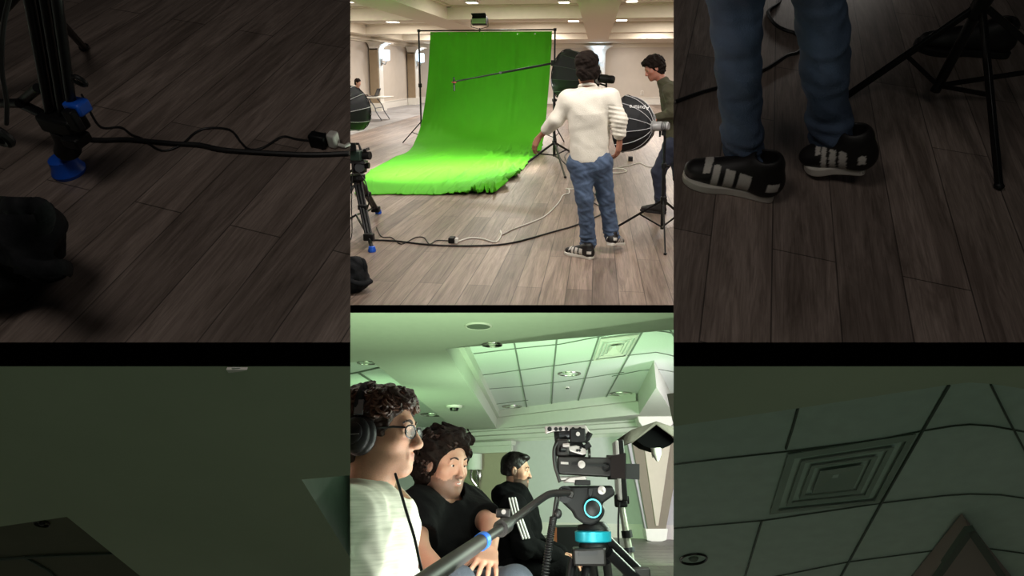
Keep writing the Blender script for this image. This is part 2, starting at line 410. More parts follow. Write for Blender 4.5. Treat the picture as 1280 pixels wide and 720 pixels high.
# pilasters with sconces
def pilaster_left(q, lab):
    t = thing(A, 'pilaster', lab, 'pilaster', (WL+0.15, q, 0))
    ob('shaft', MB().box((WL+0.24, q, 1.36), (0.36, 0.62, 2.72)), m_tan, t, smooth=False)
    ob('front_panel', MB().box((WL+0.435, q, 1.36), (0.03, 0.46, 2.72)), m_white, t, smooth=False)
    mb = MB()
    for k in range(6):
        s = 0.62+0.045*k*k/2.2; mb.box((WL+0.07+s/3, q, 2.52+0.05*k), (s/1.5, s*1.0, 0.052))
    ob('flared_capital', mb, m_white, t, smooth=False)
    ob('base_block', MB().box((WL+0.29, q, 0.17), (0.46, 0.72, 0.34)), m_white, t, smooth=False)
def sconce(fr, c, n, lab, s=1.0, shade=None, metal=None):
    c = Vector(c); n = Vector(n).normalized(); t = thing(fr, 'wall_sconce', lab, 'wall lamp', c)
    ob('back_plate', MB().box(c+n*0.012*s, (0.09*s if abs(n.y) > .5 else 0.02, 0.02 if abs(n.y) > .5 else 0.09*s, 0.16*s)), metal, t, bevel=0.004)
    ob('arm', MB().tube(smoothpath([c+n*0.02*s+Vector((0,0,-0.03*s)), c+n*0.10*s+Vector((0,0,-0.05*s)), c+n*0.13*s+Vector((0,0,0.03*s))]), 0.012*s), metal, t)
    ob('lamp_shade', MB().lathe(c+n*0.13*s+Vector((0,0,0.04*s)), (0,0,1), [(0.075*s,0),(0.085*s,0.02*s),(0.085*s,0.24*s),(0.08*s,0.25*s),(0.078*s,0.24*s),(0.07*s,0.02*s)], 20, False), shade, t)
    ob('bulb', MB().ball(c+n*0.13*s+Vector((0,0,0.13*s)), (0.03*s,0.03*s,0.05*s)), m_lampglow, t)
    return t
m_chrome = mat('brushed_chrome', (190,188,182), 0.25, 1.0, namt=0.03)
qa = 27.3; qb = 31.6
pilaster_left(24.6+1.35, 'tan and white pilaster on the far left wall behind the folding table')
pilaster_left(31.3, 'tan pilaster in the far corner seen beside the backdrop pole')
sconce(A, (WL+0.46, 25.95, 2.0), (1,0,0), 'glowing wall sconce on the pilaster above the laptop table', 1.7, m_blueglow, m_chrome)
sconce(A, (WL+0.46, 31.3, 2.0), (1,0,0), 'glowing wall sconce beside the left pole of the backdrop', 1.7, m_blueglow, m_chrome)
t = thing(A, 'pilaster', 'white flared pilaster on the back wall under the central ceiling beam', 'pilaster', (0, WB-0.2, 0))
ob('shaft', MB().box((0, WB-0.24, 1.36), (0.72, 0.34, 2.72)), m_white, t, smooth=False)
mb = MB()
for k in range(7):
    s = 0.74+0.03*k*k/1.6; mb.box((0, WB-0.25-k*0.015, 2.55+0.05*k), (s, 0.36+0.03*k, 0.052))
ob('flared_capital', mb, m_white, t, smooth=False)
sconce(A, (0, WB-0.43, 2.0), (0,-1,0), 'glowing wall sconce on the back wall behind the man in white', 2.2, m_blueglow, m_chrome)
for (p, q, dx, dy) in ((WL+0.75, 25.95, 0, 0), (WL+0.8, 31.3, 0, 0), (0, WB-0.8, 0, 0)):
    lamp(A, 'POINT', (p, q, 2.35), 28, (0.75, 0.9, 1.0), 0.08, name='sconce_light')
t = thing(A, 'wall_outlet', 'small white wall outlet low on the back wall near the stooping man', 'outlet', A.at(802.5, 116, WB-0.02))
c = A.at(802.5, 116, WB-0.02)
ob('cover_plate', MB().box(c, (0.14,0.02,0.2)), m_white, t, bevel=0.005)
for dz in (-0.04, 0.04): ob('socket', MB().box(c+Vector((0,-0.012,dz)), (0.06,0.01,0.05)), m_tan, t)

# ------------------------------------------------------------------ lower room (frame B)
m_bwall = mat('lower_wall_paint', (205,206,204), 0.8, namt=0.02)
m_bceil = mat('lower_ceiling_paint', (205,208,196), 0.85, namt=0.02)
m_btile = mat('lower_ceiling_tile', (226,232,226), 0.9, namt=0.05, nscale=40)
m_bgrid = mat('ceiling_grid_bar', (120,128,118), 0.6, namt=0.02)
m_bfloor = plank_mat('grey_planks_lower', (128,122,120), 0.9, 0.16)
m_tanwall = mat('tan_wall_panel', (168,160,138), 0.8, namt=0.02)
ZC = 3.0; ZT = 3.53
def bp(x, y, z=ZC): return B.pl(x, y, z)
wR = B.pl(800, 673); wL0 = bp(575, 540.5)
wL = Vector((wL0.x, wL0.y, 0)); wdir = (wR-wL).normalized()
wnorm = Vector((wdir.y, -wdir.x, 0))            # towards the camera
def onwall(x, y, off=0.0):
    """point where a pixel's ray meets the back wall moved off metres into the room"""
    o = Vector((0,0,B.h)); d = B.ray(x, y); p0 = wL+wnorm*off
    return o+d*((p0-o).dot(wnorm)/d.dot(wnorm))
wl2 = wL-wdir*9; wr2 = wR+wdir*3.2
S_('wall_back', MB().prism([wl2, wr2, wr2+Vector((0,0,4.4)), wl2+Vector((0,0,4.4))], -wnorm*0.2), m_bwall, B)
S_('floor', MB().prism([(-9, 0.9, 0), (8, 0.9, 0), (8, wR.y+3, 0), (-9, wL.y+8, 0)], (0,0,-0.1)), m_bfloor, B, base=(0,0,0))
S_('wall_left', MB().prism([(-9,0.9,0), (-9,wL.y+8,0), (-9,wL.y+8,4.4), (-9,0.9,4.4)], (-0.2,0,0)), m_bwall, B)
S_('baseboard_back', MB().prism([wl2+wnorm*0.0, wr2+wnorm*0.0, wr2+Vector((0,0,0.34)), wl2+Vector((0,0,0.34))], wnorm*0.05), m_white, B)
# soffit with tray opening: polygon with a hole, built from quads around the hole
h1, h2, h3, ha, h5, h6, h4 = bp(557,436), bp(621,536), bp(799,518), bp(820.5,484), bp(842,518), bp(880,512), bp(905,388)
# outer soffit
far_l = wL-wdir*9; far_r = wR+wdir*3.2
o1 = bp(300, 391); o4 = bp(1100, 391)
def zz(v, z): return Vector((v.x, v.y, z))
r1, r2, r3 = bp(463.5,450.5), bp(575,541), bp(380,459)            # dark recess on the left
r4 = r2+(r3-r1)
mb = MB()
V = [zz(o1,ZC), zz(o4,ZC), zz(far_r,ZC), zz(wL,ZC), h1, h2, h3, ha, h5, h6, h4, r1, r2, r3]
mb.add(V, [(0,1,10,4), (1,2,9,10), (3,5,6), (3,6,8,2), (8,9,2), (6,7,8), (3,12,5), (12,11,4,5), (11,0,4), (11,13,0)])
# lowered edge faces of the tray
H = [h1, h2, h3, ha, h5, h6, h4]
for i in range(7):
    a, b = H[i], H[(i+1) % 7]; mb.add([a, b, zz(b,ZT), zz(a,ZT)], [(0,1,2,3)])
ZR = 3.24
for a, b in ((r1,r2), (r1,r3)):
    mb.add([a, b, zz(b,ZR), zz(a,ZR)], [(0,1,2,3)])
S_('ceiling', mb, m_bceil, B, base=(0,0,ZC))
# tray steps: a ledge along left and far side
cen = (h1+h2+h6+h4)/4
def ins(p, k, z): return zz(p+(cen-p)*k, z)
mb = MB()
for i in (0, 1):
    a, b = H[i], H[(i+1) % 7]
    mb.add([zz(a,ZC+0.33), zz(b,ZC+0.33), ins(b,0.045,ZC+0.33), ins(a,0.045,ZC+0.33), ins(b,0.045,ZT), ins(a,0.045,ZT)], [(0,1,2,3),(3,2,4,5)])
S_('trim_1', mb, m_bceil, B, base=(0,0,ZC))
S_('ceiling', MB().prism([ins(h1,-0.2,ZT), ins(h2,-0.2,ZT), ins(h6,-0.2,ZT), ins(h4,-0.2,ZT)], (0,0,0.05)), m_btile, B, base=(0,0,ZT))
S_('ceiling', MB().prism([zz(r1+(r1-r2)*0.05,ZR), zz(r2+(r2-r1)*0.2,ZR), zz(r4+(r2-r1)*0.2,ZR), zz(r3+(r3-r1)*0.6+(r1-r2)*0.1,ZR)], (0,0,0.05)), m_btile, B, base=(0,0,ZR))
# grid bars drawn along the tile joints
def strip(fr, z, pts, wd, mb, th=0.012, k=5):
    P = [fr.pl(x, y, z) for x, y in pts]
    for a, b in zip(P[:-1], P[1:]): mb.bar(zz(a, z-th/2), zz(b, z-th/2), wd, th)
mb = MB()
for ln in ([(642,424),(652,475),(659,511)], [(697,414),(692,462),(689.5,507)], [(753,407),(735,462),(722,503)], [(812,398),(783,450),(756,499)], [(828,398),(836,410),(846,425)]):
    strip(B, ZT-0.005, ln, 0.028, mb)
for ln in ([(592,442),(640,436),(700,430),(757,419),(805,412)], [(600,469),(645,463),(700,456),(740,450),(785,444)], [(610,486),(650,483),(700,477),(735,472),(780,465)], [(620,505),(660,500)]):
    strip(B, ZT-0.005, ln, 0.016, mb)
for ln in ([(785,444),(812,441),(820,440),(835,443),(850,447)], [(805,414),(820,413),(835,415),(850,419)], [(765,470),(800,463),(822,461),(850,466)]): strip(B, ZT-0.005, ln, 0.016, mb)
S_('trim_2', mb, m_bgrid, B)
mb = MB()
for ln in ([(438,467),(449,465),(475,459)], [(449,466),(470,480),(500,505)], [(455,505),(478,500),(500,495)]): strip(B, ZR-0.005, ln, 0.06, mb)
S_('trim_3', mb, m_bgrid, B)
# crown moulding on the back wall
mb = MB()
prof = [(q_*0.6, r_*0.62) for q_, r_ in [(0.0,-0.62),(0.06,-0.62),(0.10,-0.5),(0.16,-0.46),(0.2,-0.3),(0.42,-0.26),(0.46,-0.1),(0.62,-0.06),(0.66,0.0),(0.0,0.0)]]
ends = []
for p in (wl2, wr2): ends.append([p+wnorm*a+Vector((0,0,ZC+b)) for a, b in prof])
n = len(prof); mb.add(ends[0]+ends[1], [(i, (i+1) % n, n+(i+1) % n, n+i) for i in range(n)]+[tuple(range(n)), tuple(range(2*n-1, n-1, -1))])
S_('trim_4', mb, m_bceil, B)
# tan wall return with sconce, left of the seated man
a = onwall(596, 560, 0.5); 
pa, pb = onwall(560, 640, 0.35), onwall(633, 640, 0.35)
pa.z = pb.z = 0
S_('wall_left', MB().prism([pa, pb, zz(pb, ZC-0.5), zz(pa, ZC-0.5)], -wnorm*0.35), m_tanwall, B)
S_('baseboard_left', MB().prism([pa, pb, zz(pb, 0.42), zz(pa, 0.42)], wnorm*0.05), m_white, B)
S_('trim_5', MB().prism([zz(pa,ZC-0.72)-wdir*0.2, zz(pb,ZC-0.72)+wdir*0.25, zz(pb,ZC-0.52)+wdir*0.25, zz(pa,ZC-0.52)-wdir*0.2], wnorm*0.12).prism([zz(pa,ZC-0.52)-wdir*0.2, zz(pb,ZC-0.52)+wdir*0.35, zz(pb,ZC-0.40)+wdir*0.35, zz(pa,ZC-0.40)-wdir*0.2], wnorm*0.25), m_bceil, B)

V3_ = lambda *a: Vector(a)
# ------------------------------------------------------------------ side floors (frame S)
m_splank = plank_mat('grey_oak_planks_near', (138,124,116), 0.15, 0.9, contrast=0.2, gap=0.002)
for nm, X in (('left', (-80, 438)), ('right', (842, 1360))):
    P = [S.pl(X[0], 428), S.pl(X[1], 428), S.pl(X[1], -70), S.pl(X[0], -70)]
    cc = V3_(0,0,S.h); Q = [cc+(p_-cc)*1.02 for p_ in P]; mb = MB(); mb.add(P+Q, [(0,1,2,3),(7,6,5,4),(0,4,5,1),(1,5,6,2),(2,6,7,3),(3,7,4,0)])
    S_('floor', mb, m_splank, S, base=(0,0,0))
# ------------------------------------------------------------------ side ceilings (frame T)
TH = 0.49; TR = 0.543
m_tceil = mat('dim_ceiling_paint', (176,186,160), 0.85, namt=0.05, nscale=4)  # side ceiling colours: lower room tones with dimness painted in
m_tdark = mat('shaded_ceiling_tile', (104,104,88), 0.9, namt=0.06)  # shade of the left recess put into a darker tile colour
m_ttile = mat('dim_ceiling_tile', (196,212,200), 0.9, namt=0.05, nscale=30)
m_tgrid = mat('dim_grid_bar', (70,84,72), 0.6, namt=0.02)
def tp(x, y, z=TH): return T.pl(x, y, z)
# left: flat soffit with a dark recess at lower left and a lit cove at the right
mb = MB()
P = [tp(-80,458), tp(438,458), tp(438,594), tp(377,599.5), tp(438,698), tp(438,790), tp(262,790), tp(83.6,646), tp(-80,670)]
mb.add(P, [(0,1,2,3), (0,3,7,8), (3,4,7), (4,5,6,7)])
up = Vector((0,0,0.09))
mb.add([P[7], P[6], P[6]+up*1.2, P[7]+up*1.2], [(0,1,2,3)]); mb.add([P[8], P[7], P[7]+up*1.2, P[8]+up*1.2], [(0,1,2,3)])
S_('ceiling', mb, m_tceil, T, base=(0,0,TH))
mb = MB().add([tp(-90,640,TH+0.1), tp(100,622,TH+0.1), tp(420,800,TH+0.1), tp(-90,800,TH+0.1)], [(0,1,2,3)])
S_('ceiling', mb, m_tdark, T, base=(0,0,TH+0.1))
mb = MB(); strip(T, TH+0.098, [(-20,700),(60,694),(170,690)], 0.006, mb, 0.004); strip(T, TH+0.098, [(30,695),(60,712),(90,740)], 0.006, mb, 0.004)
S_('trim_6', mb, m_tgrid, T)
mb = MB()
for poly in ([P[3], P[4], P[4]+Vector((0,0,0.16)), P[3]+Vector((0,0,0.16))], [P[3], P[2], P[2]+Vector((0,0,0.16)), P[3]+Vector((0,0,0.16))], [tp(370,560,TH+0.16), tp(470,560,TH+0.16), tp(470,760,TH+0.16), tp(370,760,TH+0.16)]):
    q_ = clip_view(T, poly, 437.6)
    if len(q_) > 2: mb.add(q_, [tuple(range(len(q_)))])
a_, b_ = tp(437.7,585), tp(437.7,760); mb.add([a_, b_, tp(437.7,760,TH+0.25), tp(437.7,560,TH+0.25)], [(0,1,2,3)])  # unseen edge-on side, added to keep lamp light out of the cove
S_('trim_7', mb, m_ttile, T)
lamp(T, 'POINT', tp(433,640,TH+0.08), 0.0, (0.8,1,0.75), 0.02, name='cove_light')
# right: soffit strip at the top, tile field above it, folded soffit corner at lower right
mb = MB()
edge = [(842,533),(1000,510),(1186,481),(1211,478),(1240,480),(1360,498)]
top = [(842,458),(1000,458),(1186,458),(1211,458),(1240,458),(1360,458)]
E_ = [tp(*e) for e in edge]; U_ = [tp(*e) for e in top]
mb.add(U_+E_, [(i, i+1, 6+i+1, 6+i) for i in range(5)])
mb.add(E_+[e+Vector((0,0,TR-TH)) for e in E_], [(i, i+1, 6+i+1, 6+i) for i in range(5)])
S_('ceiling', mb, m_tceil, T, base=(0,0,TH))
S_('ceiling', MB().add([tp(842,440,TR), tp(1360,440,TR), tp(1360,800,TR), tp(842,800,TR)], [(0,1,2,3)]), m_ttile, T, base=(0,0,TR))
mb = MB()
z_ = TR-0.001
for ln in ([(998,506),(990,535),(982,560)], [(952,650),(940,690),(925,740)], [(1186,480),(1153,537),(1100,630),(1045,730)], [(1238,480),(1258,520),(1290,580)]): strip(T, z_, ln, 0.003, mb, 0.003)
for ln in ([(842,580),(900,573),(982,564),(1100,549),(1153,538),(1190,532),(1212,530),(1240,532),(1290,541)], [(842,660),(955,650),(1050,636),(1103,628),(1180,619),(1212,617),(1250,618),(1300,625)], [(880,735),(960,722),(1060,702),(1150,690),(1212,682),(1300,694)]): strip(T, z_, ln, 0.0018, mb, 0.002)
S_('trim_8', mb, m_tgrid, T)
# pointed soffit corner
m_tsoff = mat('dim_mauve_soffit', (150,136,130), 0.8, namt=0.04)
mb = MB(); zc = TR-0.03
mb.prism([tp(1212,661,zc), tp(1300,770,zc), tp(1120,770,zc)], (0,0,0.028))
S_('trim_9', mb, m_tsoff, T)
mb = MB()
for a, b in (((1212,661),(1160,735)), ((1212,661),(1262,735))): mb.bar(tp(*a,zc-0.002), tp(*b,zc-0.002), 0.014, 0.01)
S_('trim_10', mb, m_tgrid, T)
# ------------------------------------------------------------------ organic surfaces: distance field + surface nets
class SDF:
    def __init__(s, lo, hi, h):
        s.lo = np.array(lo, float)-3*h; s.h = h
        s.n = np.ceil((np.array(hi, float)+3*h-s.lo)/h).astype(int)+1
        s.V = np.full(tuple(s.n), 0.25, np.float32)
    def _sub(s, lo, hi):
        a = np.clip(np.floor((np.array(lo)-s.lo)/s.h).astype(int), 0, s.n); b = np.clip(np.ceil((np.array(hi)-s.lo)/s.h).astype(int)+1, 0, s.n)
        if (b <= a).any(): return None, None
        ax = [(s.lo[i]+np.arange(a[i], b[i])*s.h).astype(np.float32) for i in range(3)]
        return tuple(slice(a[i], b[i]) for i in range(3)), np.meshgrid(*ax, indexing='ij', sparse=True)
    def _mix(s, sl, d, k, op):
        V = s.V[sl]
        if op == 'add':
            h = np.maximum(k-np.abs(V-d), 0)/k; s.V[sl] = np.minimum(V, d)-h*h*k/4
        else:
            d = -d; h = np.maximum(k-np.abs(V-d), 0)/k; s.V[sl] = np.maximum(V, d)+h*h*k/4
    def cap(s, a, b, ra, rb=None, k=0.02, op='add', flat=1.0, fd=None):
        rb = ra if rb is None else rb; a = np.array(a, float); b = np.array(b, float); R = max(ra, rb)+max(k, 0.01)+0.03
        sl, g = s._sub(np.minimum(a, b)-R, np.maximum(a, b)+R)
        if sl is None: return s
        P = [g[i]-a[i] for i in range(3)]; ab = b-a
        if fd is not None:
            f = np.array(fd, float); f /= np.linalg.norm(f); q = (1/flat-1); dt = (P[0]*f[0]+P[1]*f[1]+P[2]*f[2])*q
            P = [P[i]+f[i]*dt for i in range(3)]; ab = ab+f*(ab@f)*q
        t = np.clip((P[0]*ab[0]+P[1]*ab[1]+P[2]*ab[2])/max(ab@ab, 1e-9), 0, 1)
        d = np.sqrt((P[0]-ab[0]*t)**2+(P[1]-ab[1]*t)**2+(P[2]-ab[2]*t)**2)-(ra+(rb-ra)*t)
        if fd is not None: d = d*(flat*0.5+0.5)
        s._mix(sl, d, k, op); return s
    def ell(s, c, r, R=None, k=0.02, op='add'):
        c = np.array(c, float); r = np.array(r, float); m = r.max()+max(k, 0.01)+0.02
        sl, g = s._sub(c-m, c+m)
        if sl is None: return s
        P = [g[i]-c[i] for i in range(3)]
        if R is not None:
            Rm = np.array(R.to_3x3()).T; P = [Rm[i, 0]*P[0]+Rm[i, 1]*P[1]+Rm[i, 2]*P[2] for i in range(3)]
        k0 = np.sqrt((P[0]/r[0])**2+(P[1]/r[1])**2+(P[2]/r[2])**2); k1 = np.sqrt((P[0]/r[0]**2)**2+(P[1]/r[1]**2)**2+(P[2]/r[2]**2)**2)+1e-6
        s._mix(sl, k0*(k0-1)/k1, k, op); return s
    def warp(s, fn):
        ax = [(s.lo[i]+np.arange(s.n[i])*s.h).astype(np.float32) for i in range(3)]
        g = np.meshgrid(*ax, indexing='ij', sparse=True); s.V += fn(*g).astype(np.float32); return s
    def mesh(s, color=None):
        V = s.V; I = V < 0; nx, ny, nz = V.shape
        c = np.zeros((nx-1, ny-1, nz-1), np.int8)
        for dx in (0, 1):
            for dy in (0, 1):
                for dz in (0, 1): c += I[dx:nx-1+dx, dy:ny-1+dy, dz:nz-1+dz]
        idx = np.argwhere((c > 0) & (c < 8)); N = len(idx)
        mp = np.full(c.shape, -1, np.int32); mp[idx[:, 0], idx[:, 1], idx[:, 2]] = np.arange(N)
        acc = np.zeros((N, 3)); cnt = np.zeros(N)
        for ax in range(3):
            o = [i for i in range(3) if i != ax]
            for u in (0, 1):
                for w_ in (0, 1):
                    c0 = np.zeros(3, int); c0[o[0]] = u; c0[o[1]] = w_; c1 = c0.copy(); c1[ax] = 1
                    a = idx+c0; b = idx+c1; v0 = V[a[:, 0], a[:, 1], a[:, 2]]; v1 = V[b[:, 0], b[:, 1], b[:, 2]]
                    x = (v0 < 0) != (v1 < 0); t = np.where(x, v0/np.where(x, v0-v1, 1), 0)
                    p = a+(b-a)*t[:, None]; acc[x] += p[x]; cnt[x] += 1
        pos = s.lo+acc/cnt[:, None]*s.h
        F = []
        for ax in range(3):
            o = [i for i in range(3) if i != ax]
            sa = [slice(0, n) for n in V.shape]; sb = list(sa); sa[ax] = slice(0, V.shape[ax]-1); sb[ax] = slice(1, V.shape[ax])
            e = np.argwhere(I[tuple(sa)] != I[tuple(sb)])
            e = e[(e[:, o[0]] > 0) & (e[:, o[1]] > 0) & (e[:, o[0]] < V.shape[o[0]]-1) & (e[:, o[1]] < V.shape[o[1]]-1)]
            q = []
            for u, w_ in ((0, 0), (-1, 0), (-1, -1), (0, -1)):
                d = e.copy(); d[:, o[0]] += u; d[:, o[1]] += w_; q.append(mp[d[:, 0], d[:, 1], d[:, 2]])
            q = np.stack(q, 1); ins = I[e[:, 0], e[:, 1], e[:, 2]]
            if ax == 1: ins = ~ins
            q[~ins] = q[~ins][:, ::-1]; F.append(q)
        F = np.concatenate(F); F = F[(F >= 0).all(1)]
        mb = NMB(pos, F)
        if color is not None: mb.c = color(pos)
        return mb
class NMB:
    def __init__(s, v, f): s.v = v; s.f = f; s.c = None
def obn(name, nm, m, parent, fr=None, base=None, **tags):
    """links a numpy mesh as one object"""
    if parent is not None: fr, base = LOC[parent.name]
    base = Vector(base); me = bpy.data.meshes.new(name)
    v = (nm.v-np.array(base)).astype(np.float32); f = nm.f.astype(np.int32)
    me.vertices.add(len(v)); me.vertices.foreach_set('co', v.ravel())
    me.loops.add(f.size); me.loops.foreach_set('vertex_index', f.ravel())
    me.polygons.add(len(f)); me.polygons.foreach_set('loop_start', np.arange(0, f.size, 4, dtype=np.int32)); me.polygons.foreach_set('loop_total', np.full(len(f), 4, np.int32))
    me.update(calc_edges=True); me.validate()
    me.polygons.foreach_set('use_smooth', np.ones(len(me.polygons), bool))
    if nm.c is not None:
        at = me.color_attributes.new('Col', 'FLOAT_COLOR', 'POINT'); at.data.foreach_set('color', nm.c.astype(np.float32).ravel())
    me.materials.append(m); o = bpy.data.objects.new(name, me); sc.collection.objects.link(o)
    if parent is not None: o.parent = parent
    else: o.matrix_world = fr.M @ Matrix.Translation(base)
    LOC[o.name] = (fr, base); return tag(o, **tags)
def V3(*a): return Vector(a)
def basis(fwd, up=(0,0,1)):
    f = Vector(fwd).normalized(); u = Vector(up); r = f.cross(u).normalized(); u = r.cross(f)
    return Matrix((r, f, u)).transposed()       # columns right, forward, up
def bbox(pts, pad):
    a = np.array([tuple(p) for p in pts]); return a.min(0)-pad, a.max(0)+pad
SKIN = s2l((206,160,138))
class Head:
    def __init__(s, c, fwd, up=(0,0,1), scale=1.0, jaw=1.0, nose=1.0, wide=1.0, long=1.0):
        s.c = Vector(c); s.R = basis(fwd, up); s.s = scale; s.jaw = jaw; s.nose = nose; s.wide = wide; s.long = long
    def p(s, x, y, z): return s.c+s.R @ Vector((x*s.wide, y*s.long, z))*s.s
    def sdf(s, F):
        q = s.s; e = lambda c, r, k=0.02, op='add': F.ell(s.p(*c), [v*q for v in (r[0]*s.wide, r[1]*s.long, r[2])], s.R, k*q, op)
        c_ = lambda a, b, ra, rb=None, k=0.012, op='add': F.cap(s.p(*a), s.p(*b), ra*q, (ra if rb is None else rb)*q, k*q, op)
        e((0,-0.018,0.04), (0.076,0.096,0.085)); e((0,0.03,-0.025), (0.062,0.056,0.082), 0.03)
        e((0,0.022,-0.078), (0.052*s.jaw,0.056,0.034*s.jaw), 0.03); e((0,0.066,-0.098), (0.022,0.018,0.018), 0.025)
        c_((-0.03,0.074,0.024), (0.03,0.074,0.024), 0.012, k=0.02)
        for sg in (-1, 1):
            e((sg*0.044,0.052,-0.026), (0.022,0.02,0.02), 0.025)
            e((sg*0.031,0.096,0.001), (0.017,0.014,0.011), 0.012, 'sub')
            c_((sg*0.018,0.081,0.0095), (sg*0.044,0.074,0.008), 0.0055, k=0.006); c_((sg*0.018,0.079,-0.0085), (sg*0.043,0.073,-0.0075), 0.0045, k=0.006)
            e((sg*0.078/1.0,-0.008,-0.004), (0.011,0.019,0.031), 0.008); e((sg*0.088,0.0,0.0), (0.007,0.01,0.017), 0.005, 'sub')
            e((sg*0.0125,0.092,-0.039), (0.009,0.011,0.008), 0.008)
        c_((0,0.083,0.012), (0,0.0835+0.0185*s.nose,-0.034), 0.0075, 0.0115); 
        c_((-0.018,0.080,-0.062), (0.018,0.080,-0.062), 0.0055, k=0.006); c_((0,0.086,-0.061), (0,0.086,-0.0615), 0.0065, k=0.008)
        c_((-0.015,0.081,-0.0725), (0.015,0.081,-0.0725), 0.0065, k=0.006)
        c_((-0.026,0.088,-0.0668), (0.026,0.088,-0.0668), 0.002, k=0.003, op='sub')
    def local(s, P):
        M = np.array(s.R.to_3x3()); L = (P-np.array(s.c)) @ M/s.s; L[:, 0] /= s.wide; L[:, 1] /= s.long; return L
    def color(s, P, skin=SKIN, lip=(0.42,0.14,0.12), beard=0.0, beard_c=(0.03,0.018,0.012)):
        L = s.local(P); C = np.ones((len(P), 4)); C[:, :3] = skin
        d = np.exp(-((L[:, 0]/0.021)**2+((L[:, 2]+0.067)/0.0095)**2)**2)*(L[:, 1] > 0.06)
        C[:, :3] = C[:, :3]*(1-d[:, None]*0.75)+np.array(lip)*d[:, None]*0.75
        # blood in cheeks and nose
        e = np.exp(-(((np.abs(L[:, 0])-0.04)/0.02)**2+((L[:, 2]+0.03)/0.018)**2))*(L[:, 1] > 0.02)*0.25
        C[:, 1] *= 1-e*0.5; C[:, 2] *= 1-e*0.5
        if beard:
            b = (L[:, 2] < -0.045+0.012*np.sin(L[:, 0]*90))*(L[:, 2] > -0.125)*(L[:, 1] > -0.012)*(np.abs(L[:, 0]) < 0.085)
            b = b*1.0; b *= np.clip(1-d*1.2, 0, 1); b[(L[:, 2] > -0.052) & (np.abs(L[:, 0]) > 0.03) & (L[:, 1] > 0.055)] *= 0.35
            side = (np.abs(L[:, 0]) > 0.05)*(L[:, 1] > -0.012)*(L[:, 1] < 0.022)*(L[:, 2] < 0.01)*(L[:, 2] > -0.1); b = np.maximum(b, side*0.8)
            b *= beard; C[:, :3] = C[:, :3]*(1-b[:, None])+np.array(beard_c)*b[:, None]
        return C
def hand_sdf(F, w, d, n, side, curl=0.35, s=1.0, spread=0.12, thumb_out=0.75):
    """w wrist, d towards the fingers, n out of the back of the hand, side: +1 the thumb lies along +d x n"""
    d = Vector(d).normalized(); n = Vector(n); n = (n-d*n.dot(d)).normalized(); t = d.cross(n)*side
    L = []
    for i, off in enumerate((0.030, 0.010, -0.010, -0.029)):
        k = w+d*(0.092-0.006*abs(i-1))*s+t*off*s
        F.cap(w+d*0.012*s+t*off*0.55*s, k, 0.014*s, 0.0115*s, k=0.014*s)
        dd = (d+t*(off/0.03)*spread).normalized(); q = k; ln = (0.043,0.048,0.045,0.035)[i]; r = 0.0088
        for j, f in enumerate((1.0, 0.66, 0.5)):
            a = curl*(1.0 if j else 0.6); dd = (dd*math.cos(a)-n*math.sin(a)).normalized()
            nn = (n-dd*n.dot(dd)).normalized(); n_ = nn; e = q+dd*ln*f*s
            F.cap(q, e, r*s, (r-0.001)*s, k=0.003*s); q = e; r -= 0.0008
    b = w+d*0.028*s+t*0.026*s; dd = (d*(1-thumb_out*0.45)+t*thumb_out-n*0.35).normalized(); m = b+dd*0.042*s
    F.cap(b, m, 0.0145*s, 0.0115*s, k=0.012*s); dd = (dd+d*0.6-n*0.2).normalized(); F.cap(m, m+dd*0.032*s, 0.011*s, 0.0095*s, k=0.004*s)
    F.cap(m+dd*0.032*s, m+dd*0.054*s, 0.0095*s, 0.008*s, k=0.004*s)
m_skin = vcol_mat('skin', 0.5, bump=0.15, bscale=350, sss=0.15)
m_eye = mat('eye_white', (225,220,214), 0.15, namt=0.0); m_iris = mat('eye_iris', (62,44,30), 0.2, namt=0.1)
m_hairdark = mat('dark_brown_hair', (24,16,12), 0.8, namt=0.4, nscale=60, bump=0.6, bscale=90, spec=0.15)
def eyes(H, body, r=0.0125):
    for sg in (-1, 1):
        c = H.p(sg*0.031, 0.0685, 0.000)
        e = ob('eye', MB().ball(c, r*H.s, 16), m_eye, body)
        g = c+(H.R @ Vector((0, 1, 0)))*r*0.78*H.s
        ob('iris', MB().ball(g, (0.0058*H.s,)*3, 12), m_iris, body)
def brows(H, body, m, th=0.0036, dz=0.0):
    for sg in (-1, 1):
        P = [H.p(sg*0.014,0.0875,0.022+dz), H.p(sg*0.030,0.0845,0.028+dz), H.p(sg*0.046,0.0735,0.022+dz)]
        ob('eyebrow', MB().tube(smoothpath(P, 5), [th*H.s*(0.8+0.5*math.sin(math.pi*i/10)) for i in range(11)], 6, flat=0.6), m, body)
def wr(scale, amp, ph=0.0):
    return lambda X, Y, Z: amp*(np.sin(X*scale*0.9+np.sin(Z*scale*0.7+ph)*1.4+Y*scale*0.5)*np.sin(Z*scale*1.1+np.sin(Y*scale+ph)*1.2+X*scale*0.35))
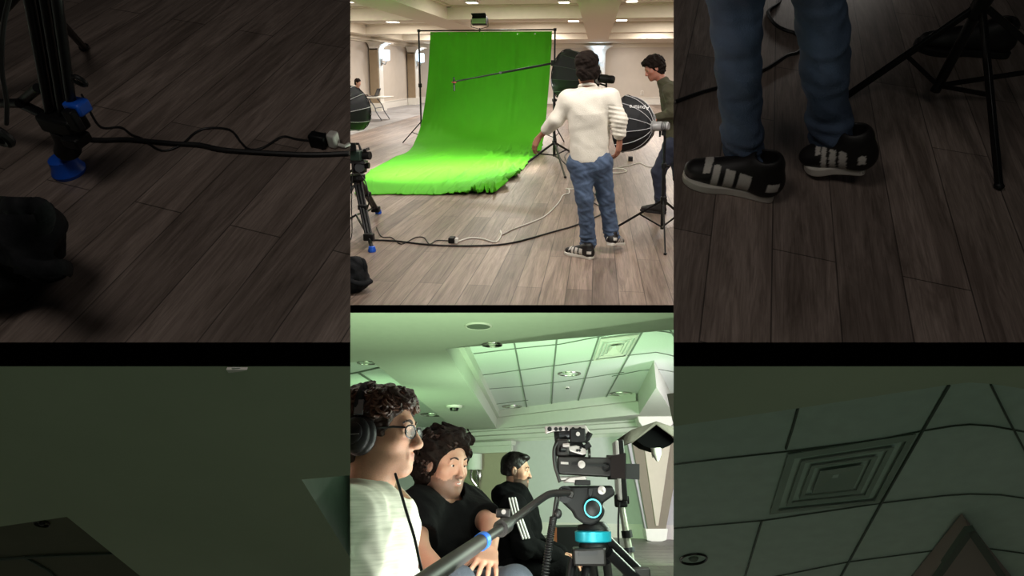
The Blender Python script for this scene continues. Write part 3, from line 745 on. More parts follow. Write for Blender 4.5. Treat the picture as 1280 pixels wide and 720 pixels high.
def hair_sdf(H, h=0.005, thick=0.014, lumps=0.006, back=-0.075, fringe=0.05, sc_=70, extra=(), nape=0.0):
    pts = [H.p(x*0.13, y*0.15, z*0.15+0.03) for x in (-1,1) for y in (-1,1) for z in (-1,1)]
    lo, hi = bbox(pts, 0.03*H.s); F = SDF(lo, hi, h*H.s); q = H.s
    F.ell(H.p(0,-0.022,0.045), [(0.076+thick)*q*H.wide,(0.096+thick)*q*H.long,(0.085+thick)*q], H.R, 0.01)
    F.ell(H.p(0,-0.055,back*0.4), [0.074*q*H.wide,0.06*q*H.long,0.08*q], H.R, 0.03)
    for c, r in extra: F.ell(H.p(*c), [v*q for v in r], H.R, 0.015)
    F.warp(wr(sc_/q, lumps*q)); F.warp(wr(sc_*1.9/q, lumps*0.5*q, 2.0))
    F.ell(H.p(0,0.085,-0.045), [0.104*q*H.wide,0.082*q,0.11*q], H.R, 0.012, 'sub')       # face opening
    F.ell(H.p(0,0.12,fringe-0.02), [0.05*q*H.wide,0.06*q,0.03*q], H.R, 0.02, 'sub')
    for sg in (-1, 1): F.ell(H.p(sg*0.095,0.01,-0.03), [0.025*q,0.03*q,0.045*q], H.R, 0.01, 'sub')
    F.ell(H.p(0,-0.02-nape*0.6,-0.15+nape), [0.10*q,0.13*q,0.07*q], H.R, 0.01, 'sub')
    return F.mesh()
def build_body(J, H, h, hands=(), skin=SKIN, k=0.03, legs=True, beard=0.0, neck_r=0.056, arm_r=1.0, lip=(0.42,0.14,0.12), beard_c=(0.03,0.018,0.012)):
    pts = list(J.values())+[H.p(0,0,0.14), H.p(0.1,0.12,0), H.p(-0.1,-0.12,-0.12)]+[Vector(hh[0])+Vector(hh[1])*0.2 for hh in hands]
    lo, hi = bbox(pts, 0.13); F = SDF(lo, hi, h); f = J['front'] if 'front' in J else None
    fd = Jf[0]
    F.cap(J['pel'], J['chest'], 0.125, 0.145, k, flat=0.68, fd=fd); F.cap(J['sL'], J['sR'], 0.055, k=0.04)
    F.cap(J['chest'], J['neck'], 0.09, neck_r, 0.04); F.cap(J['neck'], H.p(0,-0.015,-0.05), neck_r, neck_r*0.95, 0.025)
    for s_ in 'LR':
        F.cap(J['s'+s_], J['e'+s_], 0.047*arm_r, 0.039*arm_r, k); F.cap(J['e'+s_], J['w'+s_], 0.041*arm_r, 0.026*arm_r, 0.02)
        if legs and 'k'+s_ in J:
            F.cap(J['h'+s_], J['k'+s_], 0.078, 0.052, k); F.cap(J['k'+s_], J['a'+s_], 0.052, 0.036, 0.02)
            F.cap(J['a'+s_], Vector(J['t'+s_]) if 't'+s_ in J else J['a'+s_]+Vector(J['f'+s_]).normalized()*0.10-Vector((0,0,0.045)), 0.030, 0.022, 0.02)
    H.sdf(F)
    for hh in hands: hand_sdf(F, *hh)
    return F.mesh(lambda P: H.color(P, skin, lip, beard, beard_c))
Jf = [Vector((0,1,0))]
# ------------------------------------------------------------------ equipment builders
m_blk = mat('black_metal', (22,22,24), 0.4, 0.4, namt=0.1); m_blkp = mat('black_plastic', (15,15,16), 0.5, namt=0.1, spec=0.3)
m_blkf = mat('black_nylon', (20,21,24), 0.75, spec=0.2, namt=0.15, nscale=40, bump=0.3)
m_sbx = mat('softbox_fabric', (15,17,22), 0.75, namt=0.15, nscale=12); m_rib = mat('silver_rib', (190,190,194), 0.4, 0.0, namt=0.03)
m_silv = mat('light_silver', (150,150,150), 0.4, 0.2, namt=0.05); m_grey = mat('grey_metal', (96,98,102), 0.35, 0.7, namt=0.05); m_blue = mat('blue_rubber', (20,88,205), 0.45, namt=0.05)
m_wcab = mat('white_cable', (216,212,204), 0.5, namt=0.03); m_bcab = mat('black_cable', (20,19,20), 0.5, namt=0.05)
m_diff = mat('white_diffuser', (232,232,228), 0.8, namt=0.02)
def cable(fr, name, px, r, m, label, cat='cable', k=5, z=None, group=None):
    P = smoothpath([fr.pl(x, y, r if z is None else z) for x, y in px], k)
    return ob(name, MB().tube(P, r, 7), m, fr=fr, label=label, cat=cat, group=group)
def light_stand(fr, name, hub, feet, top, label, r=0.013, kind='light stand', low=0.10, rub=True):
    hub = Vector(hub); top = Vector(top); base = Vector((hub.x, hub.y, 0)); t = thing(fr, name, label, kind, base)
    mid = hub.lerp(top, 0.55)
    ob('lower_tube', MB().cyl((hub.x,hub.y,low), mid, r*1.25), m_blk, t); ob('upper_tube', MB().cyl(mid, top, r*0.95), m_blk, t)
    ob('collar', MB().lathe(hub, (0,0,1), [(r*1.2,-0.05),(r*2.1,-0.04),(r*2.1,0.03),(r*1.2,0.04)], 14), m_blkp, t)
    kb = ob('clamp', MB().lathe(mid, (0,0,1), [(r*1.2,-0.03),(r*1.9,-0.02),(r*1.9,0.02),(r*1.2,0.03)], 14), m_blkp, t)
    ob('knob', MB().cyl(mid, mid+Vector((r*4,-r*1.5,0)), r*0.7, r*1.1, 10), m_blkp, kb)
    for f in feet:
        f = Vector(f); d = (f-hub).normalized(); leg = ob('leg', MB().bar(hub+d*0.02, f+Vector((0,0,0.012)), r*1.1, r*1.7), m_blk, t, bevel=0.002)
        ob('rubber_foot', MB().ball(f+Vector((0,0,r*1.0)), (r*1.2, r*1.2, r), 10), m_blkp, leg)
        m_ = hub.lerp(f, 0.5); ob('brace', MB().bar(m_, (hub.x,hub.y,low+0.02), r*0.8, r*1.1), m_blk, t)
    return t
def softbox(fr, mount, ax, R, D, label, n=12, rim_flat=0.0, ribs=True, ribm=None, shape=0.55):
    mount = Vector(mount); ax = Vector(ax).normalized(); u, v = ortho(ax)
    t = thing(fr, 'softbox', label, 'softbox', mount)
    prof = [(0.12,0.0),(0.42,0.10),(0.68,0.30),(0.86,0.55),(0.96,0.80),(1.0,1.0)]
    mb = MB(); rows = []
    for r, d in prof:
        row = []
        for i in range(n*2):
            a = math.pi*i/n; rr = R*r*(1.0 if i % 2 == 0 else 0.965-0.0*r)
            row.append(mount+ax*D*d+(u*math.cos(a)+v*math.sin(a))*rr)
        rows.append(row+[row[0]])
    mb.grid(rows); ob('fabric_shell', mb, m_sbx, t, angle=14, solid=0.006)
    mb = MB()
    for i in range(n):
        a = 2*math.pi*i/n; mb_ = [mount+ax*D*d+(u*math.cos(a)+v*math.sin(a))*(R*r+0.004) for r, d in prof]
        ob('rib', MB().tube(smoothpath(mb_, 3), R*0.011 if ribs else R*0.007, 6), ribm or m_rib, t)
    ob('rim', MB().torus(mount+ax*D, ax, R, R*0.014, n*2), m_blkf, t)
    ob('diffuser', MB().lathe(mount+ax*D*0.985, ax, [(R*0.98,0),(R*0.6,0.015),(0.001,0.02)], n*2, False), m_diff, t)
    ob('speed_ring', MB().torus(mount+ax*0.01, ax, R*0.17, R*0.05, 20), m_silv, t)
    return t
def monolight(fr, mount, ax, label, s=1.0, m=None):
    mount = Vector(mount); ax = Vector(ax).normalized(); t = thing(fr, 'studio_light', label, 'studio light', mount)
    ob('lamp_body', MB().lathe(mount, ax, [(0.03*s,0.0),(0.055*s,0.005*s),(0.055*s,0.09*s),(0.048*s,0.10*s),(0.048*s,0.17*s),(0.04*s,0.18*s)], 20), m or m_grey, t)
    for k in range(4): ob('cooling_fin', MB().torus(mount+ax*(0.11+0.015*k)*s, ax, 0.05*s, 0.003*s, 20, 6), m_blkp, t)
    ob('yoke', MB().tube([mount+ax*0.08*s+V3(0,0,-0.0)*s, mount+ax*0.08*s+V3(0,0,-0.12*s)], 0.012*s), m_blk, t)
    return t
# ------------------------------------------------------------------ green backdrop
def green():
    m = bpy.data.materials.new('green_muslin'); m.use_nodes = True; nt = m.node_tree; b = nt.nodes['Principled BSDF']
    tc = nt.nodes.new('ShaderNodeTexCoord'); n = nt.nodes.new('ShaderNodeTexNoise'); n.inputs['Scale'].default_value = 1.5; n.inputs['Detail'].default_value = 5
    nt.links.new(tc.outputs['Object'], n.inputs['Vector']); r = nt.nodes.new('ShaderNodeValToRGB')
    r.color_ramp.elements[0].color = (0.07,0.36,0.012,1); r.color_ramp.elements[1].color = (0.095,0.44,0.018,1)
    nt.links.new(n.outputs['Fac'], r.inputs[0]); nt.links.new(r.outputs[0], b.inputs['Base Color']); b.inputs['Roughness'].default_value = 0.75
    b.inputs['Specular IOR Level'].default_value = 0.2
    return m
m_green = green()
QB = 14.3
def backdrop():
    f = A.pl
    LK = [A.at(538,40,QB), A.at(536.5,70,QB), A.at(534,105,QB), A.at(530,135,QB-0.06), A.at(525.5,158,QB-0.22), A.at(519,176,QB-0.62), f(511,189,0.02), f(489,199,0.012), f(464,213,0.012), f(452,226,0.012), f(443,243,0.012)]
    RK = [A.at(690,39,QB), A.at(689,65,QB), A.at(687,95,QB), A.at(684.5,125,QB-0.06), A.at(682,155,QB-0.22), A.at(679,175,QB-0.6), f(676,187,0.02), f(672,193,0.012), f(660,206,0.012), f(642,224,0.012), f(618,243,0.012)]
    NK = 6; L = smoothpath(LK, NK*2); R = smoothpath(RK, NK*2); n = len(L); M_ = 170
    rows = []
    for i in range(n):
        row = []; v = i/(n-1)
        hang = max(0, min(1, (0.50-v)/0.12)); flr = max(0, min(1, (v-0.52)/0.1))
        for j in range(M_+1):
            u = j/M_; p = L[i].lerp(R[i], u)
            a = u*26+1.2*math.sin(u*9+v*3)
            fold = (0.5+0.5*mnoise.noise(V3(u*9, v*1.2, 0.3)))
            p.y += hang*(0.035*math.sin(a)*fold*(0.25+v*1.8)+0.02*mnoise.noise(V3(u*30, v*3, 1)))
            if i == 0 and j % 1 == 0: p.z += 0.0
            # wrinkles on the floor part: radiating ridges
            if flr > 0:
                w1 = abs(mnoise.noise(V3(u*7+v*3.0, v*4-u*2.5, 4))); w2 = abs(mnoise.noise(V3(u*15-v*6, v*10+u*3, 9)))
                rid = max(0, 0.16-w1)/0.16; rid2 = max(0, 0.12-w2)/0.12
                side = max(0, min(1, (u-0.45)*2.2))
                p.z += flr*(0.035*rid**3*(0.5+side)+0.03*rid2**3*(0.35+1.2*side))
                # ruffle at the right front corner
                cr = max(0, (u-0.62)/0.38)*max(0, (v-0.80)/0.2) + max(0, (u-0.80)/0.2)*flr*0.45
                rf = abs(mnoise.noise(V3(u*26+v*9, v*24, 2)))
                p.z += min(1, cr)*(0.02+0.10*max(0, 0.3-rf)/0.3)
                if u > 0.6 and v > 0.9:
                    p.y += (mnoise.noise(V3(u*30, 3, 3)))*0.35*(v-0.9)/0.1*(u-0.6)/0.4
                p.y += 0.05*mnoise.noise(V3(u*6, 8, v*2))*flr*v
                if u > 0.97: p.x += 0.12*mnoise.noise(V3(v*30, 1, 5))*flr
            p.z = max(p.z, 0.009)
            row.append(p)
        rows.append(row)
    t = thing(A, 'backdrop_cloth', 'large bright green muslin backdrop hanging from a bar and spread over the floor', 'backdrop', A.at(600, 40, QB))
    ob('cloth', MB().grid(rows), m_green, t, angle=180, solid=0.006)
    for j in range(3, M_, 24):
        ob('grommet', MB().torus(rows[0][j]+V3(0,-0.02,-0.05), (0,1,0), 0.014, 0.004, 12, 6), m_chrome, t)
    return t
backdrop()
t = thing(A, 'backdrop_stand', 'black backdrop stand, two tall poles and a crossbar carrying the green cloth', 'backdrop stand', A.at(525,185,QB)*1.0)
zt = A.at(525,38.5,QB).z
xl, xr = A.at(525,100,QB).x, A.at(693,100,QB).x
ob('crossbar', MB().cyl((xl-0.03,QB,zt), (xr+0.03,QB,zt), 0.017), m_blk, t)
for x in (xl, xr):
    pl_ = ob('pole', MB().cyl((x,QB,0.05), (x,QB,zt+0.03), 0.02), m_blk, t)
    ob('clamp', MB().lathe((x,QB,1.30), (0,0,1), [(0.02,-0.05),(0.04,-0.04),(0.04,0.04),(0.02,0.05)], 12), m_blkp, pl_)
    ob('clamp', MB().lathe((x,QB,zt), (0,0,1), [(0.02,-0.03),(0.034,-0.03),(0.034,0.03),(0.02,0.03)], 12), m_blkp, pl_)
    for a in (200, 285, 60):
        d = V3(math.cos(math.radians(a)), math.sin(math.radians(a))*1.3, 0); hb = V3(x, QB, 0.48)
        ob('leg', MB().bar(hb, V3(x,QB,0.012)+d*0.42, 0.018, 0.022), m_blk, t); ob('brace', MB().bar(V3(x,QB,0.16), hb.lerp(V3(x,QB,0.012)+d*0.42, 0.5), 0.012, 0.016), m_blk, t)
# panel light standing behind the backdrop
c = A.at(599.5, 27, QB+0.9)
t = thing(A, 'panel_light', 'small rectangular panel light with black flaps above the top of the green backdrop', 'studio light', (c.x, c.y, 0))
mt = rz(math.radians(-8)) @ rx(math.radians(-25))
ob('lamp_body', MB().box(c+V3(0,0,0.02), (0.36,0.12,0.19), mt), m_blkp, t, bevel=0.01)
ob('light_panel', MB().box(c+(mt.to_3x3() @ V3(0,-0.065,-0.02)), (0.34,0.01,0.12), mt), mat('panel_face', (150,168,140), 0.4, namt=0.03), t)
ob('barn_door', MB().box(c+(mt.to_3x3() @ V3(0,-0.10,0.115)), (0.35,0.16,0.008), mt), m_blk, t); 
for sx in (-1, 1): ob('yoke', MB().tube([c+V3(sx*0.2,0,0.06), c+V3(sx*0.2,0,-0.12), c+V3(0,0,-0.17)], 0.008), m_blk, t)
ob('pole', MB().cyl((c.x,c.y,0.0), c+V3(0,0,-0.15), 0.017), m_blk, t)
for a in (90, 210, 330): ob('leg', MB().bar(V3(c.x,c.y,0.6), V3(c.x+0.4*math.cos(math.radians(a)), c.y+0.4*math.sin(math.radians(a)), 0.012), 0.018, 0.018), m_blk, t)

# ------------------------------------------------------------------ boom stand, boom, microphone, big softbox
YS = 11.5
hub = A.at(693,178,YS); tp_ = A.at(692.5,81,YS)
light_stand(A, 'light_stand', hub, [A.pl(655,207), A.pl(706.5,223), A.pl(722,196)], tp_, 'black light stand carrying the boom pole at the right edge of the green backdrop', 0.02)
t = thing(A, 'boom_pole', 'long black boom pole reaching left across the green backdrop', 'boom pole', tp_)
b0 = A.at(571,101.4,YS-0.3); b1 = tp_+V3(0,-0.05,0.03); b2 = A.at(730,70,YS+0.1)
ob('thin_section', MB().cyl(b0, b0.lerp(b1, 0.45), 0.014), m_blk, t); ob('middle_section', MB().cyl(b0.lerp(b1,0.45), b1, 0.019), m_blk, t)
ob('grip_section', MB().cyl(b1, b2, 0.027), m_blkf, t); ob('lock_ring', MB().cyl(b0.lerp(b1,0.44), b0.lerp(b1,0.46), 0.026), m_grey, t)
ob('swivel_clamp', MB().box(b1, (0.10,0.08,0.10)), m_blk, t, bevel=0.01)
t = thing(A, 'shotgun_microphone', 'small upright microphone at the left tip of the boom pole before the green cloth', 'microphone', b0)
mc = A.at(567.5,101.5,YS-0.3)
ob('capsule_tube', MB().cyl(mc+V3(0,0,-0.17), mc+V3(0,0,0.07), 0.013), m_blkp, t)
ob('foam', MB().ball(mc+V3(0,0,-0.02), (0.02,0.02,0.06)), m_blkf, t)
ob('shock_mount', MB().torus(mc+V3(0,0,-0.02), (0,0,1), 0.034, 0.012), mat('red_rubber', (120,40,30), 0.5), t)
ob('mount_arm', MB().cyl(mc+V3(0.03,0,-0.02), b0, 0.01), m_blk, t)
def ttext(fr, parent, txt, loc, R3, size, m, name='lettering', ext=0.001):
    cu = bpy.data.curves.new(name, 'FONT'); cu.body = txt; cu.size = size; cu.align_x = 'CENTER'; cu.align_y = 'CENTER'; cu.extrude = ext
    cu.materials.append(m); tmp = bpy.data.objects.new('tmp_text', cu); sc.collection.objects.link(tmp); bpy.context.view_layer.update(); me = bpy.data.meshes.new_from_object(tmp.evaluated_get(bpy.context.evaluated_depsgraph_get())); bpy.data.objects.remove(tmp); o = bpy.data.objects.new(name, me); sc.collection.objects.link(o); o.parent = parent
    fr_, base = LOC[parent.name]; o.matrix_parent_inverse = Matrix.Identity(4)
    o.matrix_local = Matrix.Translation(Vector(loc)-base) @ R3.to_4x4(); return o
m_wtext = mat('white_print', (225,225,225), 0.5, namt=0.0)
sm = A.at(749,98,YS-0.75); sb = softbox(A, sm, V3(-1.0,0.62,0.10), 0.43, 0.66, 'big black octagonal softbox on the stand behind the head of the man in white', 12, ribs=False, ribm=m_grey)
monolight(A, sm+V3(0.02,0,0), V3(1,-0.3,-0.1), 'dark studio light behind the big softbox, half hidden by the man in white', 1.3, m_blkp)
ob('lamp_arm', MB().tube([tp_+V3(0,0.0,-0.15), tp_+V3(0.35,0,-0.18), sm+V3(0.12,-0.03,-0.12)], 0.016), m_blk, fr=A, label='short black arm between the boom stand and the big softbox lamp', cat='arm')
# ------------------------------------------------------------------ right light with lantern softbox
YR = 6.35
hb = A.at(829,250,YR); tr_ = A.at(831,172,YR)
light_stand(A, 'light_stand', hb, [A.pl(772,284.5), A.pl(831.5,319), A.pl(868,284)], tr_, 'black light stand at the right edge holding the ribbed softbox, legs spread wide', 0.013, low=0.06)
mt_ = A.at(817,158,YR)
sx = softbox(A, mt_, V3(-1.0,0.55,0.04), 0.285, 0.30, 'ribbed dark softbox with pale ribs facing left beside the man in white', 12)
monolight(A, mt_, V3(1.0,-0.5,0.08), 'silver grey studio light plugged into the ribbed softbox at right', 0.85, m_silv)
ob('bracket', MB().tube([tr_, A.at(829,162,YR-0.03)], 0.012).box(A.at(829.5,166,YR-0.03), (0.04,0.04,0.05)), m_blk, fr=A, label='black tilt bracket under the silver studio light on the right stand', cat='bracket')
axs = V3(-1.0,0.55,0.04).normalized(); u_, v_ = ortho(axs)
pp = A.at(799,134,YR-0.19); nrm = (A.at(799,134,0.1)-A.at(799,134,YR)).normalized()
Rm = Matrix((-V3(1,0.12,-0.16).normalized(), -V3(0.1,0.2,0.95).normalized(), V3(0,-1,0.2))).transposed()
ttext(A, sx, 'Aputure', pp+V3(0.0,-0.02,0.0), Rm, 0.055, m_wtext)
# ------------------------------------------------------------------ left softbox, laptop table, seated person
ml = A.at(412,144,8.0)
softbox(A, ml, V3(0.42,1.0,0.16), 0.31, 0.45, 'black softbox with thin silver seams cut off by the left edge of the hall', 10, ribm=m_rib)
hb = A.pl(405,205); light_stand(A, 'light_stand', (hb.x, 8.8, 0.45), [(hb.x-0.4,8.5,0), (hb.x+0.2,8.3,0), (hb.x+0.1,9.2,0)], (hb.x+0.02, 8.75, ml.z-0.1), 'black light stand under the softbox at the left edge of the hall', 0.014)
m_top = mat('folding_table_top', (222,218,208), 0.4, namt=0.03)
YT = 21.0; zt = A.at(480,121.5,YT).z
t = thing(A, 'folding_table', 'white folding table with bent metal legs by the far left wall', 'table', A.pl(465,150))
xa, xb = A.at(442,120,YT).x, A.at(486,121,YT).x
ob('table_top', MB().box(((xa+xb)/2, YT, zt), (xb-xa, 1.1, 0.045)), m_top, t, bevel=0.01)
for x in (xb-0.35, xb-1.0):
    for y in (-0.4, 0.4):
        ob('leg', MB().tube(smoothpath([V3(x-0.22,YT+y,zt-0.03), V3(x-0.02,YT+y,zt-0.3), V3(x+0.03,YT+y,0.3), V3(x+0.22,YT+y,0.012)]), 0.018), m_grey, t)
    ob('crossbar', MB().cyl(V3(x,YT-0.4,zt-0.35), V3(x,YT+0.4,zt-0.35), 0.014), m_grey, t)
t = thing(A, 'laptop', 'open black laptop on the folding table', 'laptop', (xb-0.75, YT, zt+0.022))
lx = A.at(470,118,YT).x
ob('keyboard_base', MB().box((lx-0.2, YT, zt+0.035), (0.34,0.36,0.025)), m_blkp, t, bevel=0.004)
ob('screen', MB().box((lx+0.06, YT, zt+0.16), (0.015,0.38,0.28), Matrix.Rotation(math.radians(22), 4, 'Y')), m_blkp, t, bevel=0.004)
def seated_far():
    Y = 21.9; H = Head(A.at(447.5,103.5,Y), V3(1,-0.25,-0.25), scale=1.1); x = H.c.x; z = H.c.z; Jf[0] = V3(1,-0.2,0)
    J = dict(pel=V3(x-0.25,Y+0.1,0.52), chest=V3(x-0.12,Y+0.05,z-0.35), neck=V3(x-0.03,Y,z-0.13), sL=V3(x-0.1,Y+0.23,z-0.24), sR=V3(x-0.1,Y-0.2,z-0.24),
             eL=V3(x+0.05,Y+0.26,z-0.46), eR=V3(x+0.05,Y-0.24,z-0.46), wL=V3(x+0.3,Y+0.1,z-0.45), wR=V3(x+0.3,Y-0.12,z-0.45),
             hL=V3(x-0.25,Y+0.2,0.5), hR=V3(x-0.25,Y-0.02,0.5), kL=V3(x+0.2,Y+0.2,0.5), kR=V3(x+0.2,Y-0.02,0.5), aL=V3(x+0.15,Y+0.2,0.1), aR=V3(x+0.15,Y-0.02,0.1), fL=V3(1,0,0), fR=V3(1,0,0))
    t = thing(A, 'person', 'seated person with dark hair looking down behind the folding table', 'person', (x, Y, 0))
    b = obn('body', build_body(J, H, 0.011, [(J['wL'], V3(1,0,0), V3(0,0,1), -1), (J['wR'], V3(1,0,0), V3(0,0,1), 1)]), m_skin, t)
    obn('hair', hair_sdf(H, 0.009), m_hairdark, b)
    F = SDF(*bbox(J.values(), 0.2), 0.012); F.cap(J['pel'], J['chest'], 0.16, 0.165, flat=0.7, fd=Jf[0]); F.cap(J['sL'], J['sR'], 0.075, k=0.05)
    for s_ in 'LR': F.cap(J['s'+s_], J['e'+s_], 0.066, 0.055); F.cap(J['e'+s_], J['w'+s_], 0.054, 0.038)
    obn('shirt', F.mesh(), m_blkf, b)
    F = SDF(*bbox(J.values(), 0.2), 0.012)
    for s_ in 'LR': F.cap(J['h'+s_], J['k'+s_], 0.1, 0.07); F.cap(J['k'+s_], J['a'+s_], 0.068, 0.055)
    obn('trousers', F.mesh(), m_blkf, b)
    t2 = thing(A, 'stacking_chair', 'dark chair under the seated person at the folding table', 'chair', (x-0.25, Y, 0))
    ob('seat', MB().box((x-0.22,Y+0.08,0.40), (0.45,0.45,0.05)), m_blkp, t2, bevel=0.01); ob('backrest', MB().box((x-0.47,Y+0.08,0.68), (0.04,0.42,0.35)), m_blkp, t2, bevel=0.01)
    for a in (-1,1):
        for b_ in (-1,1): ob('leg', MB().cyl((x-0.22+a*0.2,Y+0.08+b_*0.2,0), (x-0.22+a*0.2,Y+0.08+b_*0.2,0.39), 0.014), m_grey, t2)
seated_far()
# ------------------------------------------------------------------ cables and small things on the hall floor
cable(A, 'power_cable', [(462,300),(492,301),(527.5,305),(557,307),(602,307),(640,303.5),(694,289),(721,281),(752.5,267),(751,259),(741.6,252),(745.7,245.5),(740,238),(737,228),(744,216),(740,205)], 0.0085, m_bcab, 'thick black cable curving across the plank floor from tripod to standing man')
cable(A, 'power_cable', [(470.5,284),(477,295.7),(489.5,297),(501.7,305),(519,297),(530,297),(537,305),(546,300.6),(561,301)], 0.005, m_bcab, 'thin black cable looping from the tripod foot to the adapter')
cable(A, 'extension_cord', [(572.5,302),(587,297.5),(602.6,298.4),(619.6,302.5),(626.5,294),(625.5,288),(627.5,293),(640,287),(667,276.7),(683,268.6),(698,253.7),(703.7,244),(711,241.5),(711,236.8),(707,236),(719,236.4)], 0.0075, m_wcab, 'long white extension cord winding over the planks in front of the man')
cable(A, 'extension_cord', [(752,218),(764,212),(778,211),(783,214.5),(770,216.5),(757,214),(770,210),(786,207),(800,204),(813,208.5),(842,205),(860,204)], 0.009, m_wcab, 'white cord coiled on the floor between the man and the ribbed softbox stand')
cable(A, 'power_cable', [(697,180),(700,196),(707,205),(712,208),(706,196),(712,190),(725,193)], 0.009, m_bcab, 'thin dark cable hanging by the legs of the boom stand')
t = thing(A, 'power_adapter', 'small black power adapter with a white plug at the end of the white cord', 'adapter', A.pl(565,304))
c = A.pl(565,303); ob('adapter_block', MB().box(c+V3(0,0,0.027), (0.055,0.09,0.052)), m_blkp, t, bevel=0.006)
c = A.pl(570.7,304); ob('plug', MB().box(c+V3(0,0,0.025), (0.028,0.06,0.05)), m_wcab, t, bevel=0.006)
t = thing(A, 'power_box', 'small black box on the floor under the ribbed softbox', 'power supply', A.pl(788,201))
c = A.pl(788,201); ob('case', MB().box(c+V3(0,0,0.04), (0.08,0.14,0.08)), m_blkp, t, bevel=0.006); ob('handle', MB().torus(c+V3(0,0,0.08), (0,1,0), 0.025, 0.005, 12, 6, arc=0.5, u=(1,0,0)), m_blkp, t)

# ------------------------------------------------------------------ camera tripod (left edge) and bag
def cam_tripod(fr, foot, hub, others, label, s=1.0, spread=True, sub='tripod'):
    """hub: where legs meet; each leg is a bundle of three tubes with a coloured foot"""
    t = thing(fr, sub, label, 'tripod', (Vector(foot).x, Vector(foot).y, 0)); hub = Vector(hub)
    for i, f in enumerate([foot]+list(others)):
        f = Vector(f); d = (f-hub); L = d.length; d.normalize(); u, v = ortho(d)
        side = d.cross(V3(0,0,1)).normalized()
        leg = ob('leg', MB().tube([hub+side*0.03*s, f-d*0.16*s+side*0.024*s], 0.014*s).tube([hub-side*0.03*s, f-d*0.16*s-side*0.024*s], 0.014*s).tube([hub+d*0.1*s, f-d*0.10*s], 0.018*s), m_blk, t)
        ob('leg_clamp', MB().box(f-d*0.17*s, (0.10*s,0.06*s,0.07*s)), m_blkp, leg, bevel=0.008*s)
        ob('leg_clamp', MB().box(hub+d*L*0.42, (0.095*s,0.05*s,0.05*s)), m_blkp, leg, bevel=0.008*s)
        ob('rubber_foot', MB().lathe(f, (0,0,1), [(0.036*s,0.0),(0.04*s,0.012*s),(0.03*s,0.05*s),(0.018*s,0.055*s)], 16), m_blue, leg)
        ob('ankle', MB().cyl(f+V3(0,0,0.04*s), f-d*0.13*s, 0.022*s, 0.016*s), m_blkp, leg)
    if spread:
        ctr = (Vector(foot)+Vector(others[0])+Vector(others[1]))/3+V3(0,0,0.22*s)
        for f in [foot]+list(others):
            f = Vector(f); q = f.lerp(hub, 0.2); ob('spreader_arm', MB().tube([ctr, ctr.lerp(q, 0.6)-V3(0,0,0.01), q], 0.011*s), m_blk, t)
    return t
ft = A.pl(465,314.5); hubc = A.at(446,222,5.95)
tr = cam_tripod(A, ft, hubc, [A.pl(395,308), A.pl(473,267)], 'black camera tripod with a bright blue foot at the left edge of the hall', 0.95)
t = thing(A, 'fluid_head', 'black fluid head on the tripod at the left edge of the hall', 'tripod head', hubc)
ob('bowl', MB().lathe(hubc, (0,0,1), [(0.05,-0.05),(0.085,-0.01),(0.08,0.03),(0.04,0.04)], 18), m_blkp, t)
c = A.at(449,208,5.9); ob('head_body', MB().box(c, (0.13,0.11,0.13)), m_blkp, t, bevel=0.02)
ob('drag_dial', MB().cyl(c+V3(0.03,-0.06,0), c+V3(0.035,-0.09,0), 0.045), m_grey, t); ob('tilt_knob', MB().cyl(c+V3(0.06,0,0.01), c+V3(0.10,0,0.01), 0.03), m_blkp, t)
ob('pan_bar', MB().tube([c+V3(-0.05,0.0,-0.02), c+V3(-0.35,-0.25,-0.30)], 0.011), m_blk, t)
t = thing(A, 'cinema_camera', 'dark camera rig on the tripod cut by the left edge of the hall', 'camera', A.at(447,200,5.85))
c = A.at(445,194,5.85)
ob('camera_body', MB().box(c+V3(-0.05,0,0), (0.24,0.14,0.10)), mat('dark_green_body', (26,44,36), 0.5), t, bevel=0.012)
ob('lens', MB().cyl(c+V3(0.06,0,0.0), c+V3(0.145,-0.01,0), 0.04), m_blkp, t); ob('top_handle', MB().tube([c+V3(-0.12,0,0.05), c+V3(-0.10,0,0.11), c+V3(0.03,0,0.11), c+V3(0.05,0,0.05)], 0.012), m_blk, t)
ob('side_monitor', MB().box(c+V3(-0.02,-0.09,0.09), (0.12,0.02,0.08)), m_blkp, t, bevel=0.006)
ob('plate', MB().box(c+V3(0,0,-0.065), (0.2,0.09,0.02)), m_grey, t)
for k in range(3): ob('knob', MB().cyl(c+V3(0.09,-0.04+0.04*k,0.05), c+V3(0.12,-0.04+0.04*k,0.06), 0.014), m_blk, t)
pcs = [A.at(448,215,5.8), A.at(457,228,5.75), A.at(461,250,5.7), A.at(459,262,5.75)]
ob('hanging_cable', MB().tube(smoothpath(pcs), 0.006), m_bcab, fr=A, label='thin dark cable drooping beside the left tripod leg', cat='cable')
ob('hanging_cable', MB().tube(smoothpath([A.at(441,205,5.6), A.at(439.5,250,5.6), A.at(440,290,5.6), A.at(438,300,5.55)]), 0.005), m_bcab, fr=A, label='thin dark cord hanging at the very left edge below the camera', cat='cable')
def bag(fr, outline, Yd, depth, label, h=0.012, strap=None):
    pts = [fr.at(x, y, Yd) for x, y in outline]
    c = sum(pts, V3(0,0,0))/len(pts); return pts
